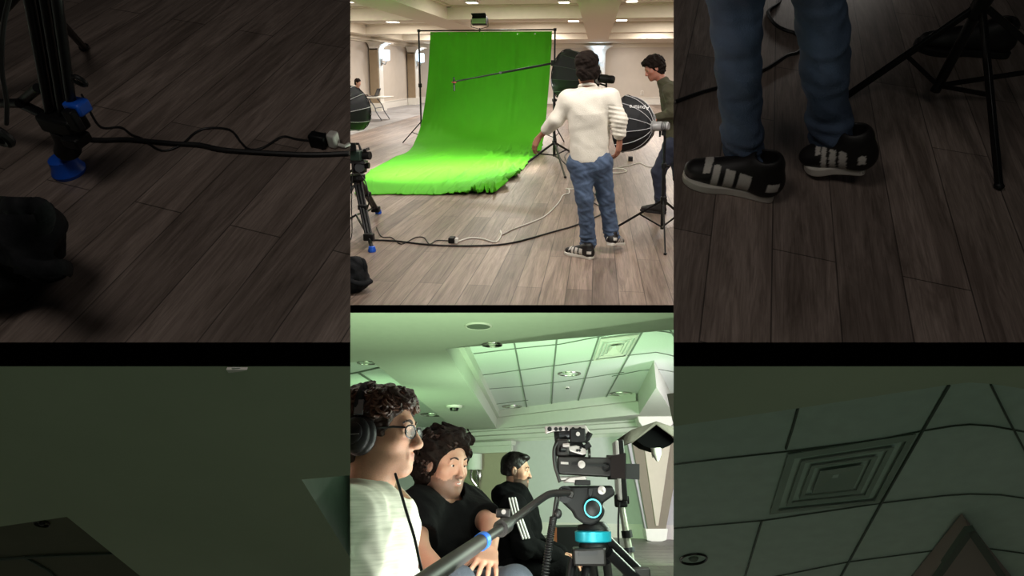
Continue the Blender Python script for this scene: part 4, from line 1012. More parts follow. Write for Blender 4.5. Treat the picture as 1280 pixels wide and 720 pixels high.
def bag_sdf(fr, blobs, label, h, straps, base):
    lo = np.array([min(b[0][i]-max(b[1]) for b in blobs) for i in range(3)]); hi = np.array([max(b[0][i]+max(b[1]) for b in blobs) for i in range(3)])
    lo[2] = max(lo[2], -0.02); F = SDF(lo-0.03, hi+0.03, h)
    for c, r in blobs: F.ell(c, r, None, 0.05)
    F.warp(wr(38, 0.008)); F.warp(wr(80, 0.003, 1.0)); F.ell((float(base[0]), float(base[1]), -1.0), (3,3,1.0), None, 0.005, 'sub')
    t = thing(fr, 'equipment_bag', label, 'bag', base); obn('bag_body', F.mesh(), m_blkf, t)
    for s_ in straps: ob('strap', MB().tube(smoothpath(s_, 5), 0.016, 8, flat=0.35), m_blkf, t)
    return t
b0_ = A.pl(438,362); Yb = b0_.y
bag_sdf(A, [(A.at(438,343,Yb), (0.13,0.12,0.13)), (A.at(446,336,Yb), (0.06,0.07,0.09)), (A.at(425,350,Yb), (0.2,0.13,0.11)), (A.at(450,353,Yb-0.03), (0.09,0.06,0.02))],
        'slumped black equipment bag on the planks at the lower left of the hall', 0.01, [[A.at(436,350,Yb-0.13), A.at(450,354,Yb-0.1), A.at(461,353,Yb-0.05), A.at(464,350,Yb)], [A.at(446,326,Yb), A.at(453,325,Yb), A.at(456,332,Yb-0.02), A.at(453,342,Yb-0.03)]], (b0_.x, b0_.y, 0))
# ------------------------------------------------------------------ clothing
def knit(name, rgb, rgb2, stripe=120, rough=0.85, axis='Z', bump=0.4):
    m = bpy.data.materials.new(name); m.use_nodes = True; nt = m.node_tree; b = nt.nodes['Principled BSDF']; N = nt.nodes.new; L = nt.links.new
    tc = N('ShaderNodeTexCoord'); mp = N('ShaderNodeMapping'); mp.inputs['Scale'].default_value = (8, 8, stripe) if axis == 'Z' else (stripe, 8, 8); L(tc.outputs['Object'], mp.inputs[0])
    n = N('ShaderNodeTexNoise'); n.inputs['Scale'].default_value = 1; n.inputs['Detail'].default_value = 3; n.inputs['Distortion'].default_value = 0.5; L(mp.outputs[0], n.inputs['Vector'])
    r = N('ShaderNodeValToRGB'); r.color_ramp.elements[0].position = 0.35; r.color_ramp.elements[1].position = 0.65
    r.color_ramp.elements[0].color = s2l(rgb)+(1,); r.color_ramp.elements[1].color = s2l(rgb2)+(1,); L(n.outputs['Fac'], r.inputs[0]); L(r.outputs[0], b.inputs['Base Color'])
    b.inputs['Roughness'].default_value = rough; bp = N('ShaderNodeBump'); bp.inputs['Strength'].default_value = bump; bp.inputs['Distance'].default_value = 0.002
    L(n.outputs['Fac'], bp.inputs['Height']); L(bp.outputs[0], b.inputs['Normal']); return m
m_denim = mat('blue_denim', (76,93,120), 0.85, namt=0.28, nscale=9, bump=0.3, bscale=300)
m_denim2 = mat('dark_blue_denim', (34,40,58), 0.85, namt=0.2, nscale=9, bump=0.3, bscale=300)
m_sweater = mat('cream_sweater', (226,220,208), 0.9, namt=0.05, nscale=10, bump=0.35, bscale=160)
m_olive = mat('olive_jacket', (66,64,46), 0.85, namt=0.12, nscale=8, bump=0.3)
m_sole = mat('white_rubber', (214,208,198), 0.6, namt=0.04); m_shoeb = mat('black_canvas', (20,17,17), 0.7, namt=0.1)
m_shoew = mat('white_leather', (206,200,192), 0.6, namt=0.04)
def shoe(fr, person, toe, heel, z=0.0, w=0.098, up=V3(0,0,1), pattern=True, h=0.004, upper=None, soleh=0.026, sole_m=None):
    """toe and heel are points under the ends of the sole"""
    toe = Vector(toe); heel = Vector(heel); f = (toe-heel); L = f.length; f.normalize(); up = (Vector(up)-f*Vector(up).dot(f)).normalized(); r = f.cross(up)
    def p(x, y, zz): return heel+f*(y*L)+r*(x*w)+up*zz
    prof = [(0.0,0.18),(0.02,0.30),(0.10,0.36),(0.3,0.34),(0.5,0.36),(0.7,0.48),(0.85,0.46),(0.95,0.32),(1.0,0.12)]
    out = [p(x, y, 0) for y, x in prof]+[p(-x, y, 0) for y, x in reversed(prof)]
    out = smoothpath(out, 3, closed=True)
    ob('shoe_sole', MB().prism(out, up*soleh), sole_m or m_sole, person, bevel=0.004)
    lo, hi = bbox([p(-0.7,0,0), p(0.7,0,0), p(0.7,1,0.16), p(-0.7,1,0), p(0,0,0.16)], 0.03); F = SDF(lo, hi, h)
    F.cap(p(0,0.14,soleh+0.03), p(0,0.86,soleh+0.012), 0.044, 0.036, 0.03, flat=0.8, fd=up)
    F.cap(p(0,0.13,soleh+0.02), p(0,0.16,0.105), 0.040, 0.042, 0.03); F.cap(p(0,0.3,0.09), p(0,0.7,0.05), 0.034, 0.03, 0.03)
    F.cap(p(0,0.19,0.10), p(0,0.2,0.16), 0.026, 0.03, 0.008, 'sub')
    c = p(0,0.5,-0.5+soleh*0.8); F.ell(c, (0.5,0.5,0.5), None, 0.004, 'sub') if up.z > 0.95 else None
    def col(P):
        q = P-np.array(heel); y = q @ np.array(f)/L; x = q @ np.array(r)/w; zz = q @ np.array(up); C = np.ones((len(P), 4)); C[:, :3] = s2l((22,18,18))
        if pattern:
            t = ((y > 0.30) & (y < 0.42)) | ((y > 0.47) & (y < 0.57)) | ((y > 0.62) & (y < 0.70)); t &= (np.abs(x) > 0.18) & (zz < 0.085)
            t |= (y > 0.72) & (y < 0.80) & (np.abs(x) < 0.35); C[t, :3] = s2l((212,206,198))
            t2 = (y > 0.0) & (y < 0.12) & (zz > 0.05) & (zz < 0.075); C[t2, :3] = s2l((212,206,198))
        return C
    su = obn('shoe_upper', F.mesh(col), MATS['shoe_leather'], person)
    for k in range(4):
        y = 0.38+0.09*k; zt_ = 0.112-0.016*k
        ob('shoelace', MB().tube(smoothpath([p(-0.22,y,zt_-0.012), p(0,y+0.01,zt_), p(0.22,y,zt_-0.012)], 3), 0.0035, 6), m_shoew if pattern else m_shoeb, su)
vcol_mat('shoe_leather', 0.55)
def jeans(J, h, rw=0.13, th=0.098, kn=0.068, an=0.060, fd=V3(0,1,0), waist=None, wr_=0.006, crease=((40, 0.004),), cuffs=True, seatdrop=0.0):
    F = SDF(*bbox([J[k] for k in ('pel','hL','hR','kL','kR','aL','aR')], 0.17), h)
    F.cap(J['hL'], J['hR'], th*1.02, k=0.05, flat=0.95, fd=fd)
    if waist is not None: F.cap((Vector(J['hL'])+Vector(J['hR']))/2, waist, rw*1.12, rw, 0.05, flat=0.72, fd=fd)
    for s_ in 'LR':
        F.cap(J['h'+s_], J['k'+s_], th, kn, 0.035); F.cap(J['k'+s_], J['a'+s_], kn, an, 0.03)
        if cuffs:
            a = Vector(J['a'+s_]); d = (Vector(J['k'+s_])-a).normalized()
            for i, (o_, rr) in enumerate(((0.00,1.12),(0.035,1.10),(0.07,1.07))): F.ell(a+d*(o_+0.005), (an*rr*1.05, an*rr*1.05, 0.018), None, 0.015)
    for s_, a_ in crease: F.warp(wr(s_, a_))
    return F.mesh()
# ------------------------------------------------------------------ the man in the cream sweater, seen from behind
def man_white():
    Ym = A.pl(732,318).y; at = A.at
    f = V3(-0.25,1,0).normalized(); Jf[0] = f
    H = Head(at(732.5,87,Ym), V3(-0.30,1,-0.1), V3(-0.08,-0.05,1), 1.03)
    J = dict(pel=at(737,196,Ym), chest=at(737,142,Ym), neck=at(734,108,Ym), sL=at(711,124,Ym), sR=at(763,122,Ym),
             eL=at(695,150,Ym+0.0), wL=at(674.5,171,Ym+0.12), eR=at(774,150,Ym-0.03), wR=at(774.5,176,Ym+0.0),
             hL=at(725,205,Ym), hR=at(750,204,Ym+0.02), kL=at(731,250,Ym-0.03), aL=at(735.5,305,Ym+0.03), kR=at(757,245,Ym+0.08), aR=at(765,296,Ym+0.12),
             fL=V3(-1,0,0), fR=V3(0.3,1,0), tL=A.pl(720,320.5)+V3(0,0,0.045), tR=at(770,305,Ym+0.16))
    t = thing(A, 'person', 'standing man seen from behind in cream sweater, blue jeans and patterned sneakers', 'person', A.pl(735,318))
    hd = [(J['wL'], (at(665,188,Ym+0.14)-J['wL']), V3(-0.7,-0.6,0.3), 1, 0.55), (J['wR'], (at(771.5,203,Ym+0.03)-J['wR']), V3(0.8,-0.5,0), -1, 0.5)]
    b = obn('body', build_body(J, H, 0.0045, hd, skin=s2l((178,122,98)), arm_r=0.9), m_skin, t)
    obn('hair', hair_sdf(H, 0.005, 0.014, 0.004, -0.10, extra=[((0,-0.05,0.07),(0.1,0.09,0.08)), ((0.05,-0.06,-0.02),(0.05,0.06,0.07)), ((-0.05,-0.06,-0.02),(0.05,0.06,0.07))]), m_hairdark, b)
    F = SDF(*bbox([J[k] for k in J if k[0] in 'pcnsew'], 0.2), 0.005)
    F.cap(at(737,186,Ym), J['chest'], 0.166, 0.186, 0.04, flat=0.66, fd=f); F.cap(J['sL'], J['sR'], 0.074, k=0.09); F.cap(J['chest'], at(735,114,Ym), 0.15, 0.065, 0.06, flat=0.8, fd=f)
    F.cap(J['sL'], J['eL'], 0.076, 0.060, 0.05); F.cap(J['eL'], J['eL'].lerp(J['wL'], 0.55), 0.060, 0.056, 0.03)
    F.cap(J['sR'], J['eR'], 0.078, 0.066, 0.05); F.cap(J['eR'], J['eR'].lerp(J['wR'], 0.6), 0.066, 0.060, 0.03)
    F.warp(wr(14, 0.005)); F.warp(wr(34, 0.0018, 1.5))
    e = J['eR']; sl = [(e.z+0.10-0.035*i) for i in range(7)]
    F.warp(lambda X, Y, Z: np.where((X > e.x-0.09) & (Z < e.z+0.13) & (Z > e.z-0.17), 0.0022*np.sin(Z*170+X*25), 0)+0*Y)
    F.cap(at(737,194,Ym), at(737,197,Ym), 0.17, k=0.01, op='add', flat=0.66, fd=f)
    F.ell(J['pel']+V3(0,0,-0.44-0.01), (0.5,0.5,0.42), None, 0.01, 'sub')
    obn('sweater', F.mesh(), m_sweater, b)
    ob('collar', MB().torus(at(734.3,107.5,Ym), V3(-0.05,0.25,1), 0.069, 0.012, 28, 8), m_sweater, b)
    obn('jeans', jeans(J, 0.005, 0.145, 0.104, 0.074, 0.066, f, at(737,190,Ym), crease=((32,0.005),(75,0.0025))), m_denim, b)
    tl = A.pl(706.5,317); hl = A.pl(741,324)
    shoe(A, b, tl, hl, w=0.108)
    hr = at(762,311,Ym+0.02); tr_ = at(777,306,Ym+0.28); tr_.z = max(tr_.z, 0.0)
    shoe(A, b, tr_, hr+V3(0,0,0.03), w=0.105)
man_white()
# ------------------------------------------------------------------ the stooping man at the right edge
def man_olive():
    Y = A.pl(822,265).y; at = A.at; f = V3(-1,-0.15,0).normalized(); Jf[0] = f
    H = Head(at(817,86,Y), V3(-1,-0.25,-0.42), V3(-0.35,0,1), 1.03)
    J = dict(pel=at(846,172,Y), chest=at(843,128,Y), neck=at(829,102,Y), sL=at(846,112,Y+0.2), sR=at(838,114,Y-0.2),
             eL=at(842,142,Y+0.26), eR=at(842,141,Y-0.24), wL=at(826,156,Y+0.15), wR=at(822,147,Y-0.2),
             hL=at(846,184,Y+0.1), hR=at(840,184,Y-0.09), kR=at(823,215,Y-0.08), aR=at(826.5,254,Y-0.05), kL=at(850,222,Y+0.1), aL=at(868,246,Y+0.1), fL=f, fR=f, tR=A.pl(812,265)+V3(0,0,0.045))
    t = thing(A, 'person', 'stooping man at the right edge in olive jacket, dark jeans and black shoes, facing left', 'person', A.pl(822,265))
    hd = [(J['wL'], V3(-1,-0.1,-0.3), V3(0,0.3,1), 1, 0.6), (J['wR'], V3(-1,-0.1,-0.4), V3(0,-0.3,1), -1, 0.6)]
    b = obn('body', build_body(J, H, 0.006, hd, skin=s2l((170,112,92))), m_skin, t)
    obn('hair', hair_sdf(H, 0.006, 0.022, 0.008, -0.07, extra=[((0,0.03,0.085),(0.08,0.08,0.045)), ((0,-0.08,0.02),(0.085,0.06,0.08))]), m_hairdark, b)
    eyes(H, b)
    F = SDF(*bbox([J[k] for k in J if k[0] in 'pcnsew'], 0.22), 0.007)
    F.cap(J['pel'], J['chest'], 0.165, 0.19, 0.04, flat=0.72, fd=f); F.cap(J['sL'], J['sR'], 0.082, k=0.08); F.cap(J['chest'], J['neck'], 0.14, 0.068, 0.06)
    for s_ in 'LR': F.cap(J['s'+s_], J['e'+s_], 0.078, 0.066, 0.04); F.cap(J['e'+s_], J['w'+s_], 0.064, 0.046, 0.03)
    F.warp(wr(30, 0.006)); F.warp(wr(60, 0.003, 1.0)); obn('jacket', F.mesh(), m_olive, b)
    obn('jeans', jeans(J, 0.007, 0.15, 0.105, 0.078, 0.062, f, J['pel']), m_denim2, b)
    shoe(A, b, A.pl(800.5,263.5), A.pl(832,268), pattern=False, sole_m=m_shoeb)
    shoe(A, b, J['aL']+V3(-0.19,0,-0.115), J['aL']+V3(0.07,0,-0.02), pattern=False, sole_m=m_shoeb, up=V3(-0.3,0,1))
man_olive()
# ------------------------------------------------------------------ ceiling fittings of the lower room
def on_plane_disc(fr, z, px, py, r, name, label, cat, kind, mats):
    c = fr.pl(px, py, z); t = thing(fr, name, label, cat, c)
    if kind == 'can':
        ob('trim_ring', MB().torus(c-V3(0,0,r*0.01), (0,0,1), r, r*0.08, 24), mats[0], t)
        ob('reflector', MB().lathe(c, (0,0,1), [(r,0),(r*0.8,r*0.25),(r*0.55,r*0.4)], 24, False), mats[1], t)
        ob('bulb', MB().ball(c+V3(0,0,r*0.12), (r*0.4,r*0.4,r*0.3), 14), mats[2], t)
    elif kind == 'speaker':
        ob('grille', MB().lathe(c, (0,0,-1), [(r*0.9,0.0),(r*0.9,r*0.06),(r*0.5,r*0.09),(0.001,r*0.1)], 28, False), mats[1], t)
        ob('rim', MB().torus(c, (0,0,1), r*0.95, r*0.09, 32), mats[0], t)
    else:
        ob('base_plate', MB().lathe(c, (0,0,-1), [(r,0),(r,r*0.2),(r*0.85,r*0.3),(0.001,r*0.3)], 24, False), mats[0], t)
        ob('sensor', MB().lathe(c-V3(0,0,r*0.28), (0,0,-1), [(r*0.6,0),(r*0.5,r*0.35),(0.001,r*0.4)], 20, False), mats[1], t)
    return t
m_canr = mat('lamp_reflector', (40,42,36), 0.3, 0.6, namt=0.1); m_grille = mat('speaker_grille', (112,122,108), 0.8, namt=0.1, nscale=60)
m_bulb = mat('lamp_bulb_off', (215,222,205), 0.3)
for px, py, z, r, lab in ((615,431,ZC,0.20,'chrome recessed can light at the near corner of the tiled ceiling tray'), (711.5,467,ZT,0.34,'chrome recessed can light in the middle of the tiled ceiling tray'),
                          (776,492,ZT,0.40,'chrome recessed can light at the far right of the tiled ceiling tray'), (640,508,ZT,0.40,'chrome recessed can light at the far left corner of the tiled ceiling tray'),
                          (458,453.5,ZR,0.22,'dark recessed light at the corner of the shadowed ceiling recess'), (540,518,ZR,0.45,'dim recessed light far back in the shadowed ceiling recess')):
    on_plane_disc(B, z-0.01, px, py, r*0.72, 'recessed_can_light', lab, 'ceiling light', 'can', (m_chrome, m_canr, m_bulb))
on_plane_disc(B, ZC-0.005, 598, 407.5, 0.17, 'ceiling_speaker', 'round grey ceiling speaker with a white rim in front of the tray', 'speaker', 'speaker', (m_white, m_grille, None))
on_plane_disc(B, ZC-0.005, 568, 507, 0.19, 'smoke_detector', 'small round white detector on the flat ceiling above the bearded man', 'detector', 'det', (m_white, m_canr, None))
on_plane_disc(B, ZT-0.005, 709, 484, 0.07, 'sprinkler_head', 'tiny ceiling sprinkler below the middle can light', 'sprinkler', 'det', (m_white, m_canr, None))
def vent(fr, z, quad, label, th, mats):
    Q = [fr.pl(x, y, z) for x, y in quad]; c = sum(Q, V3(0,0,0))/4; t = thing(fr, 'air_vent', label, 'vent', c)
    def q(k, dz): return [c+(p-c)*k+V3(0,0,dz) for p in Q]
    def ring(ka, da, kb, db):
        mb = MB(); a = q(ka, da); b = q(kb, db); mb.add(a+b, [(i, (i+1) % 4, 4+(i+1) % 4, 4+i) for i in range(4)]); return mb
    ob('outer_frame', ring(1.0, -th*0.1, 0.88, -th*0.25), mats[0], t, smooth=False, solid=th*0.1)
    ob('dark_back', MB().add(q(0.9, th*0.9), [(0,1,2,3)]), mats[1], t, smooth=False)
    for k in (0.74, 0.54): ob('louver', ring(k, -th*0.2, k-0.08, -th*0.1), mats[0], t, smooth=False, solid=th*0.1)
    ob('centre_plate', ring(0.36, -th*0.3, 0.05, th*0.3).add(q(0.05, th*0.3), [(0,1,2,3)]), mats[0], t, smooth=False, solid=th*0.1)
vent(B, ZT-0.02, [(741.5,450),(751,423),(799,417.5),(783,445)], 'square white louvred air vent in the tiled ceiling tray of the lower room', 0.12, (m_white, m_blk))
# sconce on the tan wall
m_shadeoff = mat('lamp_shade_unlit', (222,226,216), 0.6, namt=0.02)
c = onwall(599.5, 594, 0.38); t = thing(B, 'wall_sconce', 'white shaded chrome wall sconce on the tan wall behind the bearded man', 'wall lamp', c)
nn = wnorm; s_ = 1.0
ob('back_plate', MB().ball(c+nn*0.05, (0.11,0.05,0.2), 14), m_chrome, t)
for sg in (-1, 1): ob('arm', MB().tube(smoothpath([c+nn*0.08+V3(0,0,-0.35), c+nn*0.25+wdir*sg*0.14+V3(0,0,-0.1), c+nn*0.3+wdir*sg*0.10+V3(0,0,0.15)]), 0.035), m_chrome, t)
ob('lamp_shade', MB().lathe(c+nn*0.3+V3(0,0,0.15), (0,0,1), [(0.22,0),(0.25,0.0),(0.24,0.46),(0.21,0.46)], 24, False), m_shadeoff, t)
ob('finial', MB().ball(c+nn*0.1+V3(0,0,-0.38), (0.09,0.07,0.06), 12), m_chrome, t)
# ------------------------------------------------------------------ pointed pilaster and canopy at the right
YP = wR.y-1.2
m_pgrey = mat('pilaster_taupe', (128,118,104), 0.8, namt=0.03); m_plight = mat('pilaster_light_panel', (196,186,170), 0.8, namt=0.02)
m_lil = mat('pilaster_side', (176,170,176), 0.8, namt=0.02)
def flat(pts, Y): return [B.at(x, y, Y) for x, y in pts]
t = thing(B, 'pilaster', 'tapered pilaster with a pale V shaped panel at the lower right', 'pilaster', B.at(821,677,YP))
ob('shaft', MB().prism(flat([(789,545),(854,545),(831,668),(811,668)], YP), V3(0,0.5,0)), m_pgrey, t, smooth=False)
ob('side_face', MB().prism(flat([(783,545),(789,545),(811,668),(808,668)], YP+0.1), V3(0,0.35,0)), m_lil, t, smooth=False)
ob('front_panel', MB().prism(flat([(803,545),(839,545),(822.5,657),(819.5,657)], YP), V3(0,-0.06,0)), m_plight, t, smooth=False)
ob('base_block', MB().prism(flat([(807,661),(835,661),(833,675),(821,678.5),(809,675)], YP-0.05), V3(0,0.6,0)), m_white, t, smooth=False)
ob('capital', MB().prism(flat([(797,520),(845,520),(843,528),(838,533),(803,533),(799,528)], YP-0.1), V3(0,0.6,0)), m_white, t, smooth=False, bevel=0.02)
ob('point_block', MB().prism(flat([(801,518),(820.5,499.5),(841,518)], YP-0.05), V3(0,0.5,0)), m_white, t, smooth=False)
# canopy light: folded fabric hood with dark inside
YC_ = 5.2
m_hood = mat('hood_fabric', (86,80,72), 0.7, namt=0.12, bump=0.3); m_in = mat('hood_inside', (6,6,7), 0.9, spec=0.05)
t = thing(B, 'hooded_light', 'grey brown pointed fabric hood light with a black opening at the right edge', 'studio light', B.at(820,562,YC_))
L0 = flat([(771,551),(790,538),(820.5,527.5),(851,538),(872,551)], YC_); L1 = flat([(772,560),(793,551),(820.5,530.5),(848,551),(870,560)], YC_-0.05)
L2 = flat([(776,557),(795,546),(820.5,533),(846,546),(866,557)], YC_+0.45)
ob('hood', MB().grid([L1, L0, L2]), m_hood, t, solid=0.012)
ob('side_flap', MB().prism(flat([(771,551),(776,548),(778,557),(777,562),(771,568)], YC_), V3(0,0.04,0)), m_hood, t, bevel=0.004)
ob('side_flap', MB().prism(flat([(862,548),(871,551),(871,568),(863,562)], YC_), V3(0,0.04,0)), m_hood, t, bevel=0.004)
ob('opening', MB().prism(flat([(796,551),(806,541),(820.5,530.5),(835,541),(845,551),(836,557.5),(820.5,562.5),(805,557.5)], YC_+0.02), V3(0,0.3,0)), m_in, t, smooth=False)
ob('lamp_tip', MB().lathe(B.at(820.5,562,YC_-0.02), (0,0,-1), [(0.035,-0.01),(0.035,0.03),(0.010,0.08)], 16), m_white, t)
for sg in (-1,1): ob('tip_clip', MB().bar(B.at(820.5+sg*5.5,560,YC_-0.02), B.at(820.5+sg*3.5,572,YC_-0.02), 0.012, 0.02), m_hood, t)
# ------------------------------------------------------------------ light stand behind the camera
YL = 4.3
t = thing(B, 'light_stand', 'slim light stand with pale lower pole behind the camera tripod in the lower room', 'light stand', B.at(789,705,YL))
top = B.at(777,556,YL); mid = B.at(776,626,YL); low = B.at(789,705,YL)
ob('edge_light', MB().box((B.at(776.5,588,YL)), (0.035,0.2,0.34)), m_blkp, t, bevel=0.008)
ob('diffuser_edge', MB().box(B.at(771.5,588,YL), (0.022,0.2,0.33)), m_diff, t, bevel=0.006)
ob('upper_tube', MB().cyl(B.at(777,612,YL), mid, 0.012), m_blk, t)
kb = ob('clamp', MB().box(mid, (0.075,0.06,0.07)), m_blkp, t, bevel=0.01); ob('knob', MB().cyl(B.at(779,625,YL), B.at(786,625,YL), 0.022), m_blkp, kb)
ob('lower_tube', MB().cyl(mid, low, 0.017, 0.024), mat('pale_metal', (176,180,164), 0.35, 0.4), t)
ob('lock_collar', MB().cyl(B.at(783,663,YL), B.at(784.5,672,YL), 0.032), m_blkp, t); ob('lock_collar', MB().cyl(B.at(786,684,YL), B.at(787,690,YL), 0.032), m_grey, t)
lz = B.at(789,705,YL); 
for a in (30, 150, 270):
    ob('leg', MB().cyl(lz, V3(lz.x+0.45*math.cos(math.radians(a)), lz.y+0.45*math.sin(math.radians(a)), 0.012), 0.013), m_grey, t)
ob('hanging_cable', MB().tube(smoothpath([B.at(774,628,YL-0.1), B.at(773,650,YL-0.1), B.at(773,672,YL-0.1), B.at(775,686,YL-0.1), B.at(779,699,YL-0.1), B.at(777,715,YL-0.1)]), 0.006), m_bcab, fr=B, label='thin black cable hanging beside the slim light stand', cat='cable')
# ------------------------------------------------------------------ cinema camera on its tripod
YK = 2.75; k = lambda x, y, d=0.0: B.at(x, y, YK+d)
m_brown = mat('dark_bronze_body', (28,24,23), 0.45, 0.1, namt=0.1); m_sil = mat('silver_bracket', (186,178,176), 0.35, 0.4, namt=0.05)
m_teal = mat('teal_anodised', (30,168,190), 0.35, 0.3, namt=0.04); m_tealg = mat('teal_glow_ring', (90,220,230), 0.4, emit=1.2)
def plate(pts, d0, th, m, name, par, **kw): return ob(name, MB().prism([k(x, y, d0) for x, y in pts], V3(0,th,0)), m, par, smooth=False, **kw)
t = thing(B, 'cinema_camera', 'black cinema camera rig with silver top plate and matte box pointing right', 'camera', k(733,605))
body = plate([(697,570),(765,572),(768,576),(767,593),(762,595.5),(699,592),(697,589)], -0.02, 0.13, m_brown, 'camera_body', t, bevel=0.006)
plate([(715,578.2),(757,580.2),(757,583.2),(715,581)], -0.028, 0.012, m_blk, 'rail_slot', body)
plate([(701,577),(710.5,577.6),(710.5,580.6),(701,580)], -0.026, 0.01, m_sil, 'label_plate', body)
ob('clamp_knob', MB().cyl(k(727,580.5,-0.02), k(727,580.5,-0.055), 0.014), m_sil, body); ob('knob_bar', MB().bar(k(724,583,-0.058), k(730,578,-0.058), 0.008, 0.008), m_sil, body)
ob('locking_ring', MB().torus(k(757.5,584,-0.022), (0,1,0), 0.012, 0.004, 16, 6), m_blk, body)
ob('upper_body', MB().prism([k(x,y,0) for x,y in [(696,552),(726,551),(731,557),(733,570),(698,570)]], V3(0,0.11,0)), m_blkp, t, smooth=False, bevel=0.006)
tp2 = plate([(681,534.8),(682,532.6),(732,531.2),(738.5,541),(739,549),(736,549),(731.5,541),(728,537.5),(694,539),(689,540),(682,542.5)], 0.0, 0.03, m_sil, 'top_handle_plate', t, bevel=0.003)
for i, x in enumerate((687,695,700.5,708,716.5,725)):
    ob('hole', MB().cyl(k(x,536.3-0.0*x,-0.004), k(x,536.3,0.0), 0.0075 if x > 690 else 0.009), m_blk, tp2)
ob('side_monitor', MB().box(k(722,544.5,-0.02), (0.062,0.04,0.052)), m_blkp, t, bevel=0.005); ob('screw', MB().cyl(k(722.5,542.5,-0.035), k(722.5,542.5,-0.048), 0.008), m_sil, t)
ob('top_tube', MB().cyl(k(694,545.5,0.02), k(716,543.5,0.02), 0.017), m_grey, t); ob('tube_cap', MB().cyl(k(693,547,0.02), k(699,546.5,0.02), 0.022), m_blkp, t)
ob('side_arm', MB().tube([k(730,552,0), k(735,547,0), k(738,541,0)], 0.011), m_blk, t)
ob('rear_module', MB().box(k(703,560,0.0), (0.05,0.09,0.06)), m_brown, t, bevel=0.006)
ob('connector', MB().cyl(k(704,557,-0.05), k(712,556.5,-0.055), 0.008), m_sil, t); ob('connector', MB().cyl(k(706,562,-0.05), k(700,562,-0.06), 0.009), m_blk, t)
br = plate([(709,558.5),(720,556.3),(732,561),(734,567),(728,568.6),(712,563.8)], -0.03, 0.03, m_sil, 'silver_bracket', t, bevel=0.003)
for x, y in ((721.5,563),(724.5,563),(726,559.5)): ob('hole', MB().cyl(k(x,y,-0.034), k(x,y,-0.028), 0.005), m_blk, br)
ob('cable_clip', MB().bar(k(731,560,-0.02), k(738,555,-0.02), 0.016, 0.022), m_blk, t, bevel=0.003)
ob('focus_knob', MB().cyl(k(735,566.5,-0.03), k(738,566.5,-0.03), 0.02), m_canr, t)
# matte box and flag
mb = MB(); a0 = [k(764,571,-0.06), k(764,571,0.12), k(764,597,0.12), k(764,597,-0.06)]; a1 = [k(782,566.5,-0.10), k(782,566.5,0.16), k(782,598,0.16), k(782,598,-0.10)]
mb.add(a0+a1, [(0,1,5,4),(1,2,6,5),(2,3,7,6),(3,0,4,7),(3,2,1,0)]); ob('matte_box', mb, m_blkp, t, smooth=False, solid=0.006)
ob('lens', MB().cyl(k(759,584,0.03), k(770,584,0.03), 0.045), m_blk, t)
plate([(780,579.5),(799.5,580),(799.5,599.5),(780,598.5)], -0.09, 0.006, m_blkp, 'side_flag', t)
ob('support_rod', MB().cyl(k(700,598.5,0.0), k(733,598,0.0), 0.009), m_sil, t); ob('support_rod', MB().cyl(k(700,598.5,0.07), k(733,598,0.07), 0.009), m_sil, t)
plate([(704,602.5),(712,597),(731,595),(733,600),(722,603.5)], -0.02, 0.08, m_sil, 'base_plate', t, bevel=0.003)
ob('plate_clamp', MB().box(k(728,603.5), (0.06,0.06,0.018)), m_blkp, t, bevel=0.003)
for i, pth in enumerate(([(697,553),(693,560),(692.5,572),(694,584),(697,593)], [(699,548),(694.5,556),(694,575),(696,590),(700,603)])):
    ob('camera_cable', MB().tube(smoothpath([k(x,y,-0.05+0.03*i) for x,y in pth]), 0.0065), m_bcab, t)
# fluid head
t = thing(B, 'fluid_head', 'large black fluid head with a glowing teal dial under the camera', 'tripod head', k(742,655))
poly = [(698,612),(702,607.5),(765,606.8),(770,615),(768,619),(753,629.5),(756.5,637),(755,645),(749,652),(741,656.5),(730,655.5),(720,648),(716,640),(702,627)]
hb_ = plate(poly, 0.0, 0.14, m_blkp, 'head_body', t, bevel=0.008)
ob('dial', MB().lathe(k(741,635.5,0.0), (0,-1,0), [(0.038,0),(0.038,0.016),(0.030,0.022),(0.001,0.022)], 28, False), m_blk, t)
ob('dial_ring', MB().torus(k(741,635.5,-0.023), (0,1,0), 0.031, 0.0024, 32, 8), m_tealg, t)
ob('screw', MB().lathe(k(752,612.8,0.0), (0,-1,0), [(0.015,0),(0.015,0.012),(0.006,0.014),(0.005,0.01),(0.001,0.01)], 20, False), m_sil, t)
ob('side_lever', MB().prism([k(x,y,-0.02) for x,y in [(735,610),(741,610),(741,618),(738,622),(735,618)]], V3(0,0.02,0)), m_blk, t, bevel=0.002)
ob('rear_boss', MB().cyl(k(706,618,-0.01), k(706,618,-0.05), 0.03), m_blk, t)
ob('bowl_neck', MB().lathe(k(743,652,0.07), (0,0,-1), [(0.04,0),(0.058,0.02),(0.060,0.045)], 24), m_blkp, t)
ttext(B, t, 'MILLER', k(742.5,660.3,0.003), Matrix(((1,0,0),(0,0,-1),(0,1,0))), 0.016, m_wtext) if False else None
